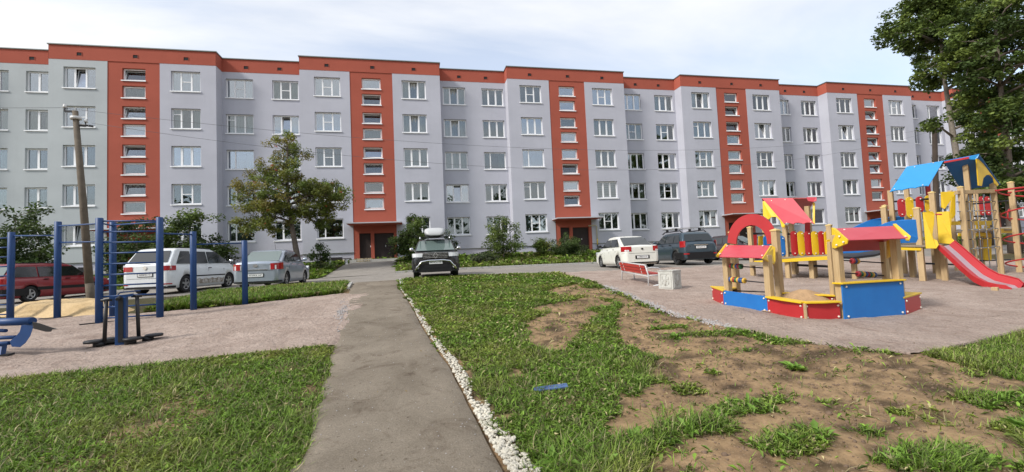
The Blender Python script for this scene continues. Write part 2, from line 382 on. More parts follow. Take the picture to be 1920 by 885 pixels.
def grid_sheet(name, xs, ys, zf, material, colf=None):
    X, Y = np.meshgrid(xs, ys); Z = zf(X, Y); nx, ny = len(xs), len(ys)
    V = np.stack([X.ravel(), Y.ravel(), Z.ravel()], 1)
    i = (np.arange(ny-1)[:, None]*nx+np.arange(nx-1)[None, :]).ravel(); F = np.stack([i, i+1, i+nx+1, i+nx], 1)
    return np_mesh(name, V, F, material, colors=None if colf is None else colf(X.ravel(), Y.ravel()), smooth=True)

def on_hard(x, y, pad=.12):
    """true where path, road or sand sheets lie on the soil"""
    pth = (np.abs(x-path_c(y)) < path_w(y)+pad) & (y < 18.8)
    rd = (y > ROAD_N(x)-.15) & (y < ROAD_F(x)+.15)
    sl = (x < path_c(y)-path_w(y)+.2) & (y > sandL_near(x)-.15) & (y < sandL_far(x)+.15)
    sr = (x > sandR_left(y)-.15) & (y > sandR_near(x)-.15) & (y < 18.5)
    wk = (np.abs(x+3.2) < 2.0) & (y > 25) & (y < 35)
    return pth | rd | sl | sr | wk
def soil_h(x, y):
    z = gz(x, y)
    near = smooth(60, 25, np.abs(x)+np.abs(y-8))
    b = (fbm(x*.9, y*.9, 3, 2)-.5)*.10+(fbm(x*3.2, y*3.2, 3, 4)-.5)*.05+(fbm(x*9, y*9, 2, 6)-.5)*.04
    d = np.full(x.shape, .35)
    for p in DIRT: d[in_poly(x, y, p)] = 1.0
    hard = on_hard(x, y)
    return np.where(hard, z-.035, z+b*d*near)
def soil_col(x, y):
    d, h = grass_mask(x, y); d = d[:, None]
    n = fbm(x*1.6, y*1.6, 4, 9)[:, None]; n2 = fbm(x*4.3+9, y*4.3, 3, 31)[:, None]
    dirt = np.array([[.285, .190, .102]])*(1-np.clip((n-.5)*3, 0, 1))+np.array([[.185, .118, .066]])*np.clip((n-.5)*3, 0, 1)
    dark = np.clip((n2-.55)*7, 0, 1); dirt = dirt*(1-.62*dark)
    for px_, py_, rx, ry in DARK:
        q = np.clip(1.2-(((x-px_)/rx)**2+((y-py_)/ry)**2)-(n2[:, 0]-.5)*3, 0, 1)[:, None]; dirt = dirt*(1-.72*q)
    return dirt*(1-d)+np.array([[.048, .046, .018]])*d
xs = np.concatenate([[-4000, -1500, -500, -200, -100, -70], np.linspace(-50, -14, 30), np.arange(-13, -7, .2), np.arange(-7, 12, .07), np.arange(12, 24, .2), np.linspace(25, 60, 24), [80, 120, 250, 600, 1500, 4000]])
ys = np.concatenate([[-4000, -1200, -300, -100, -40, -15, -5, -1], np.arange(0, 10.5, .07), np.arange(10.5, 20, .14), np.arange(20, 37, .35), [38, 42, 50, 70, 120, 300, 900, 4000]])
M_SOIL = ground_material()
tag(grid_sheet('ground', xs, ys, soil_h, M_SOIL, soil_col), kind='structure')

def strip_y(name, y0, y1, dy, cf, wf, lift, material, n=14, rag=.03, seed=0):
    """sheet running along y with ragged sides"""
    Y = np.arange(y0, y1+1e-6, dy); c = cf(Y); w = wf(Y)
    l = c-w+(fbm(Y*2.3, Y*0+3, 3, seed)-.5)*rag*4+(fbm(Y*9, Y*0+5, 2, seed)-.5)*rag*2; r = c+w+(fbm(Y*1.1, Y*0+8, 3, seed+1)-.5)*rag*1.2
    t = np.linspace(0, 1, n)[None, :]; X = l[:, None]*(1-t)+r[:, None]*t; YY = np.repeat(Y[:, None], n, 1)
    Z = gz(X, YY)+lift+(fbm(X*1.2, YY*1.2, 3, seed+3)-.5)*.02
    Z[:, 0] -= .03; Z[:, -1] -= .03
    V = np.stack([X.ravel(), YY.ravel(), Z.ravel()], 1); ny = len(Y)
    i = (np.arange(ny-1)[:, None]*n+np.arange(n-1)[None, :]).ravel()
    return np_mesh(name, V, np.stack([i, i+1, i+n+1, i+n], 1), material, smooth=True)
def strip_x(name, x0, x1, dx, near, far, lift, material, n=30, rag=.06, seed=0, relief=.02):
    X = np.arange(x0, x1+1e-6, dx); a = near(X)+(fbm(X*1.9, X*0+1, 3, seed)-.5)*rag*4; b = far(X)+(fbm(X*1.7, X*0+6, 3, seed+1)-.5)*rag*3
    t = np.linspace(0, 1, n)[None, :]; YY = a[:, None]*(1-t)+b[:, None]*t; XX = np.repeat(X[:, None], n, 1)
    Z = gz(XX, YY)+lift+(fbm(XX*1.4, YY*1.4, 4, seed+3)-.5)*relief*2+(fbm(XX*6, YY*6, 2, seed+4)-.5)*relief
    Z[:, 0] -= .03; Z[:, -1] -= .03; Z[0] -= .03; Z[-1] -= .03
    V = np.stack([XX.ravel(), YY.ravel(), Z.ravel()], 1); nx = len(X)
    i = (np.arange(nx-1)[:, None]*n+np.arange(n-1)[None, :]).ravel()
    return np_mesh(name, V, np.stack([i, i+n, i+n+1, i+1], 1), material, smooth=True)

def speckled(name, c1, c2, c3, big, fine, bump, stain=None, rough_d=.02):
    """mineral surface: large stains, fine grains, small dark crumbs"""
    t = bpy.data.materials.new(name); t.use_nodes = True; n, l = t.node_tree.nodes, t.node_tree.links
    b = n['Principled BSDF']; b.inputs['Roughness'].default_value = .9; b.inputs['Specular IOR Level'].default_value = .25; tc = n.new('ShaderNodeTexCoord')
    def noise(s, d, r=.6, dist=0):
        q = n.new('ShaderNodeTexNoise'); q.inputs['Scale'].default_value = s; q.inputs['Detail'].default_value = d; q.inputs['Roughness'].default_value = r; q.inputs['Distortion'].default_value = dist
        l.new(tc.outputs['Object'], q.inputs['Vector']); return q.outputs['Fac']
    def ramp(f, a, b_, ca, cb):
        q = n.new('ShaderNodeValToRGB'); q.color_ramp.elements[0].position = a; q.color_ramp.elements[1].position = b_
        q.color_ramp.elements[0].color = (*ca, 1); q.color_ramp.elements[1].color = (*cb, 1); l.new(f, q.inputs['Fac']); return q.outputs['Color']
    def mul(x, y, f=1.0):
        q = n.new('ShaderNodeMixRGB'); q.blend_type = 'MULTIPLY'; q.inputs['Fac'].default_value = f; l.new(x, q.inputs['Color1']); l.new(y, q.inputs['Color2']); return q.outputs[0]
    base = ramp(noise(big, 8, .66, .6), .36, .66, c1, c2)
    fn = noise(fine, 6, .75)
    c = mul(base, ramp(fn, .3, .7, (.62, .62, .62), (1.3, 1.3, 1.3)))
    cr = noise(fine*.33, 3, .5); c = mul(c, ramp(cr, .66, .72, (1, 1, 1), c3))
    if stain is not None: c = mul(c, ramp(noise(1.9, 7, .7, 1.0), .54, .68, (1, 1, 1), stain))
    l.new(c, b.inputs['Base Color'])
    bp = n.new('ShaderNodeBump'); bp.inputs['Strength'].default_value = bump; bp.inputs['Distance'].default_value = .02; l.new(fn, bp.inputs['Height'])
    b2 = n.new('ShaderNodeBump'); b2.inputs['Strength'].default_value = bump; b2.inputs['Distance'].default_value = rough_d; l.new(noise(9, 5, .6), b2.inputs['Height']); l.new(bp.outputs[0], b2.inputs['Normal']); l.new(b2.outputs[0], b.inputs['Normal'])
    return t
M_PATH = speckled('path_asphalt', (.172, .143, .107), (.25, .212, .163), (.5, .46, .44), .9, 70, .6, (.60, .55, .52))
M_ROAD = speckled('road_asphalt', (.24, .22, .195), (.31, .285, .25), (.7, .7, .7), .5, 60, .3, (.75, .72, .7))
M_SAND = speckled('pink_sand', (.335, .258, .212), (.455, .362, .305), (.5, .46, .44), 1.3, 38, .9, (.76, .72, .70), .09)
M_YSAND = speckled('yellow_sand', (.52, .37, .19), (.62, .46, .26), (.8, .75, .7), 2.0, 60, .6)
M_CONC = speckled('concrete', (.36, .35, .32), (.46, .45, .42), (.7, .7, .7), 2.0, 50, .4)
tag(strip_x('road', -70, 90, .5, ROAD_N, ROAD_F, .012, M_ROAD, 24, .05, 3, .008), kind='structure')
tag(strip_y('footpath', .5, 18.75, .12, path_c, path_w, .02, M_PATH, 16, .035, 6), kind='structure')
tag(strip_x('sand_area_by_workout_bars', -28, -1.35, .12, sandL_near, sandL_far, .016, M_SAND, 90, .08, 12, .03), kind='structure')
# play area sand: columns run from the soil edge to the road
def sand_right():
    ys_ = np.concatenate([np.arange(5.0, 12, .11), np.arange(12, 18.6, .25)]); n = 150
    rows = []
    for y in ys_:
        x0 = float(sandR_left(y)) if y > 5.5 else float(np.interp(y, [5.0, 5.05, 5.5], [6.7, 6.6, 5.95]))
        x1 = float(np.interp(y, [5, 5.1, 5.4, 6, 7, 8, 18.6], [7.0, 7.8, 9.5, 12, 22, 26, 26]))
        x0 += (fbm(np.array([y*1.8]), np.array([2.]), 3, 50)[0]-.5)*.5+(fbm(np.array([y*7]), np.array([2.]), 2, 51)[0]-.5)*.2
        rows.append(np.stack([x0+(x1-x0)*np.linspace(0, 1, n)**1.4, np.full(n, y)], 1))
    P = np.array(rows); X, Y = P[..., 0], P[..., 1]
    Z = gz(X, Y)+.016+(fbm(X*1.4, Y*1.4, 4, 60)-.5)*.05+(fbm(X*6, Y*6, 2, 61)-.5)*.02
    Z[:, 0] -= .03; Z[:, -1] -= .03; Z[0] -= .03
    V = np.stack([X.ravel(), Y.ravel(), Z.ravel()], 1); i = (np.arange(len(ys_)-1)[:, None]*n+np.arange(n-1)[None, :]).ravel()
    return np_mesh('sand_area_by_play_set', V, np.stack([i, i+1, i+n+1, i+n], 1), M_SAND, smooth=True)
tag(sand_right(), kind='structure')

# white crushed stone along the path, grey crushed stone by the sand edges
def stone_mesh(name, material, seed):
    r = random.Random(seed); bm = bmesh.new(); bmesh.ops.create_icosphere(bm, subdivisions=1, radius=1)
    for v in bm.verts: v.co = v.co*r.uniform(.72, 1.12); v.co.z *= .72
    me = bpy.data.meshes.new(name); bm.to_mesh(me); bm.free(); me.materials.append(material); return me
M_WST = mat('white_stone', (.55, .515, .43), .9, var=.28, vscale=9, bump=.5, bscale=30)
M_GST = mat('grey_stone', (.34, .32, .31), .9, var=.3, vscale=9)
gravel = tag(link('gravel_strip', None), kind='structure')
protos = [stone_mesh('stone', M_WST, s) for s in range(6)]
def stones_joined(name, pts, meshes, parent, material):
    V = []; F = []; n = 0
    for (x, y, z, s, a) in pts:
        me = random.choice(meshes); co = np.array([v.co[:] for v in me.vertices]); c, q = math.cos(a), math.sin(a)
        V.append(np.stack([x+s*(co[:, 0]*c-co[:, 1]*q), y+s*(co[:, 0]*q+co[:, 1]*c), z+s*co[:, 2]], 1)); F.append(np.array([p.vertices[:] for p in me.polygons])+n); n += len(co)
    return tag(np_mesh(name, np.concatenate(V), np.concatenate(F), material, parent), kind='stuff')
cand = []
for i in range(2700):
    y = 2.9+13*random.random()**1.7; w = np.interp(y, [3, 6, 11, 14, 17], [.23, .14, .13, .07, .03])
    u = random.random(); x = float(path_c(y)+path_w(y))+.03+w*u*random.uniform(.75, 1.05)
    if fbm(np.array([y*1.7]), np.array([x*3]), 2, 77)[0] < .42 and u > .25: continue
    cand.append((x, y, gzf(x, y)+random.uniform(-.005, .022), random.uniform(.010, .025)*(1.2 if y < 5 else 1), random.uniform(0, 6.3)))
cand.sort(key=lambda c: math.hypot(c[0], c[1]))
big = sorted(cand[:900], key=lambda c: -c[3]/math.hypot(c[0], c[1]))[:295]; bigset = set(big)
for (x, y, z, s, a) in big:
    o = link('stone', random.choice(protos), gravel, (x, y, z+.012)); o.scale = (s, s*random.uniform(.8, 1.2), s); o.rotation_euler = (random.uniform(-.4, .4), random.uniform(-.4, .4), a)
stones_joined('small_stones', [c for c in cand if c not in bigset], protos, gravel, M_WST)
gprotos = [stone_mesh('grey_stone_mesh', M_GST, 50+s) for s in range(4)]
def scatter(fn, n): return [fn(i) for i in range(n)]
def edgeR(i):
    y = random.uniform(7.0, 13.5); x = float(sandR_left(y))+random.gauss(.0, .09); return (x, y, gzf(x, y)+.012, random.uniform(.012, .03), random.uniform(0, 6))
def edgeL(i):
    y = random.gauss(11.6, .9); x = float(path_c(y)-path_w(y))-.06+random.gauss(0, .07); return (x, y, gzf(x, y)+.02, random.uniform(.012, .028), random.uniform(0, 6))
edge = tag(stones_joined('grey_crushed_stone', scatter(edgeR, 900)+scatter(edgeL, 170), gprotos, None, M_GST), 'grey crushed stone spilled along the edges of the sand', 'gravel')
def soilbit(i):
    while True:
        x = random.uniform(2.2, 9.5); y = random.uniform(2.4, 9.5)
        if any(in_poly(np.array([x]), np.array([y]), p)[0] for p in DIRT): break
    return (x, y, float(soil_h(np.array([x]), np.array([y]))[0]), random.uniform(.006, .02) if random.random() < .965 else random.uniform(.02, .04), random.uniform(0, 6))
M_CLOD = mat('soil_clod', (.15, .1, .065), .95, var=.35, vscale=12)
tag(stones_joined('soil_crumbs', scatter(soilbit, 3200), gprotos, None, M_CLOD), 'brown crumbs and clods lying on the bare soil', 'soil')
# kerb stones where the path meets the road, and along the far side of the road
M_KERB = mat('kerb_concrete', (.42, .41, .38), .9, var=.18, vscale=8, bump=.4)
def kerb_run(name, pts, w, h):
    e = tag(link(name, None), kind='structure')
    for a, b in zip(pts[:-1], pts[1:]):
        mb = MB(); A = Vector((*a, gzf(*a)+h/2-.03)); B = Vector((*b, gzf(*b)+h/2-.03)); d = (B-A).normalized()*.006
        mb.beam(A+d, B-d, w, h); mb.build('kerb_stone', M_KERB, e, .008)
    return e
for s in (-1, 1):
    kerb_run('kerb_beside_footpath', [(float(path_c(y)+s*(path_w(y)+.09)), y) for y in (16.6, 17.6, 18.5)], .1, .1)
kerb_run('kerb_far_side', [(x, float(ROAD_F(np.array(x)))+.08) for x in np.arange(-30, -5.2, 1.0)], .12, .12)
kerb_run('kerb_far_side', [(x, float(ROAD_F(np.array(x)))+.08) for x in np.arange(-1.2, 34, 1.0)], .12, .12)
# paved walk up to the middle entrance
tag(strip_y('entrance_walk', 25.2, 34.2, .3, lambda y: np.full_like(y, -3.2), lambda y: np.interp(y, [25, 34], [2.0, 1.7]), .02, M_ROAD, 8, .02, 90), kind='structure')
# ------------------------------------------------------------------ apartment house
YF, YR = 36.45, 37.5            # faces of the projecting and the set-back bays
Z_TOP, Z_BAND, Z_PLINTH, Z_BASE = 18.13, 17.10, 2.72, 1.5
def stucco(name, c, seed):
    """rendered wall: patchy paint, faint run-down streaks, grainy relief"""
    t = bpy.data.materials.new(name); t.use_nodes = True; n, l = t.node_tree.nodes, t.node_tree.links
    b = n['Principled BSDF']; b.inputs['Roughness'].default_value = .92; b.inputs['Specular IOR Level'].default_value = .25; tc = n.new('ShaderNodeTexCoord')
    def noise(scale, detail, rough=.6):
        mp = n.new('ShaderNodeMapping'); mp.inputs['Scale'].default_value = scale; mp.inputs['Location'].default_value = (seed, seed*2, 0); l.new(tc.outputs['Object'], mp.inputs['Vector'])
        q = n.new('ShaderNodeTexNoise'); q.inputs['Scale'].default_value = 1; q.inputs['Detail'].default_value = detail; q.inputs['Roughness'].default_value = rough; l.new(mp.outputs[0], q.inputs['Vector']); return q.outputs['Fac']
    def rng(f, a, b_, lo, hi):
        q = n.new('ShaderNodeMapRange'); q.inputs['From Min'].default_value = a; q.inputs['From Max'].default_value = b_; q.inputs['To Min'].default_value = lo; q.inputs['To Max'].default_value = hi; l.new(f, q.inputs['Value']); return q.outputs[0]
    def mul(x, y): q = n.new('ShaderNodeMath'); q.operation = 'MULTIPLY'; l.new(x, q.inputs[0]); l.new(y, q.inputs[1]); return q.outputs[0]
    f = mul(rng(noise((.3, .3, .45), 6), .3, .7, .93, 1.07), rng(noise((3.2, 3.2, .16), 6, .7), .5, .8, 1.0, .955))
    f = mul(f, rng(noise((38, 38, 38), 3), .3, .7, .94, 1.06))
    sc = n.new('ShaderNodeVectorMath'); sc.operation = 'SCALE'; sc.inputs[0].default_value = c; l.new(f, sc.inputs['Scale']); l.new(sc.outputs[0], b.inputs['Base Color'])
    bp = n.new('ShaderNodeBump'); bp.inputs['Strength'].default_value = .35; bp.inputs['Distance'].default_value = .01; l.new(noise((45, 45, 45), 4), bp.inputs['Height']); l.new(bp.outputs[0], b.inputs['Normal'])
    return t
M_LAV = stucco('lavender_stucco', (.462, .468, .523), 1); M_GRN = stucco('pale_green_grey_stucco', (.445, .478, .487), 4); M_RED = stucco('brick_red_stucco', (.375, .097, .064), 7)
M_PLI = mat('plinth_render', (.46, .46, .52), .92, var=.10, vscale=1.6, bump=.3)
M_PVC = mat('white_pvc', (.86, .865, .87), .35)
M_SILL = mat('sill_metal', (.86, .865, .87), .3)
M_FLASH = mat('roof_flashing', (.19, .205, .185), .4, metal=.4)
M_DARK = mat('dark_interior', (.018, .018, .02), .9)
M_DOOR = mat('brown_steel_door', (.022, .012, .010), .7, var=.15, vscale=5)
M_GLASS = glass('window_glass', (.72, .77, .76), .10)
M_GLASSB = glass('window_glass_stronger_mirror', (.6, .68, .72), .27)
CURT = [mat('curtain_white', (.47, .48, .46), .9, var=.06, vscale=3), mat('curtain_grey', (.17, .18, .18), .9, var=.2, vscale=3),
        mat('curtain_green', (.13, .17, .15), .9, var=.2, vscale=3), mat('curtain_beige', (.32, .28, .21), .9, var=.15, vscale=3)]
house = thing('apartment_building', (0, YF, 0), 0, 'five storey lavender and brick red apartment house behind the parked cars', 'building')
HO = Vector((0, YF, 0))
def hb(mb, name, mats, parent=None, bevel=0):
    mb.v = [(x, y-YF, z) for x, y, z in mb.v]; return mb.build(name, mats, parent or house, bevel)
def wall(mb, x0, x1, z0, z1, Y, holes, m=0, depth=.2):
    hs = [h for h in holes if h[0] < x1 and h[1] > x0 and h[2] < z1 and h[3] > z0]
    xs = sorted({x0, x1, *[q for h in hs for q in h[:2] if x0 < q < x1]}); zs = sorted({z0, z1, *[q for h in hs for q in h[2:4] if z0 < q < z1]})
    for a, b in zip(xs[:-1], xs[1:]):
        for c, d in zip(zs[:-1], zs[1:]):
            if any(h[0] <= a and b <= h[1] and h[2] <= c and d <= h[3] for h in hs): continue
            mb.quad((a, Y, c), (b, Y, c), (b, Y, d), (a, Y, d), m)
    for h in hs:
        a, b, c, d = h[:4]; e = Y+depth
        mb.quad((a, Y, c), (a, e, c), (a, e, d), (a, Y, d), m); mb.quad((b, Y, c), (b, e, c), (b, e, d), (b, Y, d), m)
        mb.quad((a, Y, d), (b, Y, d), (b, e, d), (a, e, d), m); mb.quad((a, Y, c), (b, Y, c), (b, e, c), (a, e, c), m)

# -------- windows: local origin at the lower left of the opening, x right, y into the wall, z up
CACHE = {}
def shared(key, fn):
    if key not in CACHE: CACHE[key] = fn()
    return CACHE[key]
def frame_mesh(w, h, muls, transoms, tilt):
    mb = MB(); t = .085
    mb.box(0, t, 0, .07, 0, h); mb.box(w-t, w, 0, .07, 0, h); mb.box(t, w-t, 0, .07, 0, t); mb.box(t, w-t, 0, .07, h-t, h)
    for mx, tk in muls: mb.box(mx-tk/2, mx+tk/2, -.004, .066, t, h-t)
    for a, b, z in transoms: mb.box(a, b, .002, .062, z-.028, z+.028)
    return mb.mesh('window_frame', M_PVC)
def sash_mesh(w, h, t=.05):
    mb = MB(); mb.box(0, t, 0, .05, 0, h); mb.box(w-t, w, 0, .05, 0, h); mb.box(t, w-t, 0, .05, 0, t); mb.box(t, w-t, 0, .05, h-t, h)
    return mb.mesh('sash', M_PVC)
def pane_mesh(w, h, gm):
    mb = MB(); mb.box(0, w, 0, .012, 0, h); return mb.mesh('pane', gm)
def sill_mesh(w):
    mb = MB(); mb.box(-.05, w+.05, -.17-.06, .05, -.055, -.012); mb.box(-.05, w+.05, -.17-.066, -.17-.058, -.085, -.012); return mb.mesh('sill', M_SILL)
def curtain_mesh(w, h, k, x0, x1):
    mb = MB(); n = max(4, int((x1-x0)/.045)); r = random.Random(k*7+int(w*100)+int(x0*50)); ph = r.uniform(0, 6)
    p = []
    for i in range(n+1):
        x = x0+(x1-x0)*i/n; p.append((x, .22+.03*math.sin(i*1.15+ph)+.012*math.sin(i*2.7)))
    for a, b in zip(p[:-1], p[1:]): mb.poly([(a[0], a[1], 0), (b[0], b[1], 0), (b[0], b[1], h), (a[0], a[1], h)], 0, True)
    return mb.mesh('curtain', CURT[k])
def blinds_mesh(w, h):
    mb = MB(); n = 9
    for i in range(n):
        z = h*i/n; mb.box(.05, w-.05, .13, .15, z+.012, z+h/n-.02)
    return mb.mesh('blind_slats', CURT[0])
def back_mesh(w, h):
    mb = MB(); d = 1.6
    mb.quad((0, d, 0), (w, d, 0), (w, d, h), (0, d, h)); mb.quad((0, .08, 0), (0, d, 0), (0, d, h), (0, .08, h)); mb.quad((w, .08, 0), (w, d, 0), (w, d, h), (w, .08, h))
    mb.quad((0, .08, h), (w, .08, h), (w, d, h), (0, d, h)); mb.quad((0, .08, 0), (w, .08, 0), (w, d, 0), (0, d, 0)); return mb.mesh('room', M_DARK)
def add_window(x, z, Y, w, h, style, curtain, mirror=False):
    gm = M_GLASSB if mirror else M_GLASS; t = .065; inner = [(t, w-t)]
    if style in ('3', '3t', '3o', '3f'):
        a, b = w*.31, w*.665; muls = [(a, .105), (b, .105)]; inner = [(t, a-.042), (a+.042, b-.042), (b+.042, w-t)]
    elif style == '2big': muls = [(w*.3, .085)]; inner = [(t, w*.3-.042), (w*.3+.042, w-t)]
    elif style == '2': muls = [(w*.5, .09)]; inner = [(t, w*.5-.045), (w*.5+.045, w-t)]
    else: muls = []
    tr = []
    if style == '3t': tr = [(inner[1][0], inner[1][1], h*.5)]
    if style == '3f': tr = [(inner[0][0], inner[0][1], h*.72)]
    o = link('window', shared(('f', w, h, style), lambda: frame_mesh(w, h, muls, tr, 0)), house, (x, Y+.17-YF, z))
    link('sill', shared(('s', w), lambda: sill_mesh(w)), o)
    for i, (a, b) in enumerate(inner):
        pw, ph = round(b-a, 3), round(h-2*t, 3)
        tilt = (style == '3o' and i == 1) or style == '1o'
        p = link('pane', shared(('p', pw, ph, mirror), lambda: pane_mesh(pw, ph, gm)), o, (a, .028, t))
        if tilt:
            ang = .16 if style == '3o' else .24
            p.rotation_euler = (-ang, 0, 0); p.location.y = .05
            s = link('sash', shared(('sa', pw, ph), lambda: sash_mesh(pw, ph)), o, (a, .03, t)); s.rotation_euler = (-ang, 0, 0)
        elif style in ('3', '3o', '2') and i == len(inner)//2 or style == '1':
            link('sash', shared(('sa', pw, ph), lambda: sash_mesh(pw, ph, .042)), o, (a, -.012, t))
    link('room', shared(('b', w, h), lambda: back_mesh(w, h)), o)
    k, mode = curtain
    if mode == 'full': link('curtain', shared(('c', w, h, k, 'f'), lambda: curtain_mesh(w, h, k, .03, w-.03)), o)
    elif mode == 'sides':
        link('curtain', shared(('c', w, h, k, 'l'), lambda: curtain_mesh(w, h, k, .03, w*.34)), o); link('curtain', shared(('c', w, h, k, 'r'), lambda: curtain_mesh(w, h, k, w*.68, w-.03)), o)
    elif mode == 'left': link('curtain', shared(('c', w, h, k, 'l5'), lambda: curtain_mesh(w, h, k, .03, w*.55)), o)
    elif mode == 'right': link('curtain', shared(('c', w, h, k, 'r5'), lambda: curtain_mesh(w, h, k, w*.45, w-.03)), o)
    elif mode == 'blind': link('blind', shared(('bl', w, h), lambda: blinds_mesh(w, h)), o)
    return o
SILL = [3.88+2.8*i for i in range(5)]
WH = 1.5
rw = random.Random(5)
def pick(fl, col):
    """style and curtain; a few are fixed to what the photo shows"""
    K = FIXED.get((col, fl))
    if K: return K
    st = rw.choice(['3', '3', '3t', '3o', '3', '2big', '3f', '3t', '3o'])
    cu = rw.choice([(0, 'full'), (0, 'sides'), (1, 'full'), (1, 'sides'), (0, 'sides'), (2, 'full'), (3, 'sides'), (0, 'sides'), (1, 'left'), (0, 'right'), (1, 'full')]) if fl else rw.choice([(2, 'full'), (1, 'full'), (1, 'sides'), (2, 'sides'), (0, 'none')])
    return st, cu, rw.random() < .3
FIXED = {('CDa', 1): ('3', (0, 'sides'), False), ('CDa', 2): ('3', (1, 'sides'), True), ('CDa', 3): ('3t', (0, 'sides'), False), ('CDb', 1): ('3t', (0, 'sides'), False), ('CDb', 2): ('3', (0, 'right'), True), ('CDb', 3): ('3t', (1, 'full'), False), ('BCb', 0): ('3', (1, 'sides'), False), ('Al', 4): ('3o', (0, 'none'), True), ('Al', 2): ('3', (1, 'sides'), False), ('Al', 1): ('3', (0, 'none'), False), ('Al', 3): ('3t', (1, 'right'), True), ('Al', 0): ('3o', (1, 'none'), False),
         ('Ar', 4): ('3t', (0, 'full'), True), ('Ar', 3): ('3f', (0, 'sides'), False), ('Ar', 2): ('3', (0, 'none'), True), ('Ar', 1): ('3t', (0, 'none'), False),
         ('ABa', 4): ('3t', (0, 'sides'), True), ('ABa', 3): ('3f', (0, 'full'), False), ('ABb', 4): ('3t', (0, 'sides'), False),
         ('Bl', 4): ('3t', (0, 'sides'), True), ('Bl', 3): ('3t', (1, 'sides'), True), ('Br', 4): ('3o', (0, 'full'), False), ('Br', 3): ('3o', (0, 'full'), False), ('Br', 2): ('3', (0, 'full'), False), ('Br', 1): ('3', (2, 'full'), False),
         ('BCa', 4): ('3o', (0, 'full'), False), ('BCa', 3): ('3o', (0, 'full'), False), ('BCa', 2): ('3', (0, 'full'), False), ('BCa', 1): ('3o', (1, 'sides'), True), ('BCa', 0): ('3', (1, 'full'), False),
         ('BCb', 4): ('3', (1, 'sides'), False), ('BCb', 3): ('3', (2, 'full'), False), ('BCb', 2): ('2big', (2, 'sides'), False), ('BCb', 1): ('3', (2, 'full'), False),
         ('Cl', 4): ('3t', (1, 'full'), False), ('Cl', 3): ('3', (2, 'full'), True), ('Cl', 2): ('2big', (2, 'full'), True), ('Cl', 1): ('3f', (1, 'full'), False), ('Cl', 0): ('3t', (0, 'sides'), True),
         ('Cr', 4): ('3t', (0, 'sides'), True), ('Cr', 3): ('3', (0, 'full'), False), ('Cr', 2): ('3', (1, 'sides'), False), ('Cr', 1): ('3', (0, 'blind'), False), ('Cr', 0): ('3t', (1, 'full'), False)}
OPEN_ST = {'Z': [1, 0, 1, 0, 1, 0, 1, 0], 'A': [1, 0, 1, 0, 1, 0, 1, 0], 'B': [0, 1, 1, 0, 1, 1, 0, 0], 'C': [0, 0, 0, 0, 0, 1, 0, 1], 'D': [0, 1, 1, 0, 0, 0, 0, 0], 'E': [0, 1, 1, 1, 1, 1, 0, 0], 'F': [1, 0, 1, 0, 0, 1, 0, 0]}
CENT = {'Z': -36.1, 'A': -19.57, 'B': -3.09, 'C': 13.42, 'D': 30.0, 'E': 46.5, 'F': 63.1}
HALF = 5.4
def vent(x, z, Y):
    mb = MB(); mb.box(x-.15, x+.15, Y-.004, Y+.1, z-.11, z+.11, 1)
    for a, b, c, d in ((x-.17, x-.15, z-.13, z+.13), (x+.15, x+.17, z-.13, z+.13), (x-.15, x+.15, z+.11, z+.13)): mb.box(a, b, Y-.025, Y+.05, c, d, 0)
    hb(mb, 'vent', [M_RED, M_DARK])
def basement_opening(x, Y):
    mb = MB(); mb.box(x-.42, x+.42, Y-.012, Y+.1, 2.0, 2.38, 1); mb.box(x-.46, x+.46, Y-.02, Y-.005, 2.38, 2.42, 0)
    hb(mb, 'basement_window', [M_PLI, M_DARK])
names = list(CENT); prev_right = None
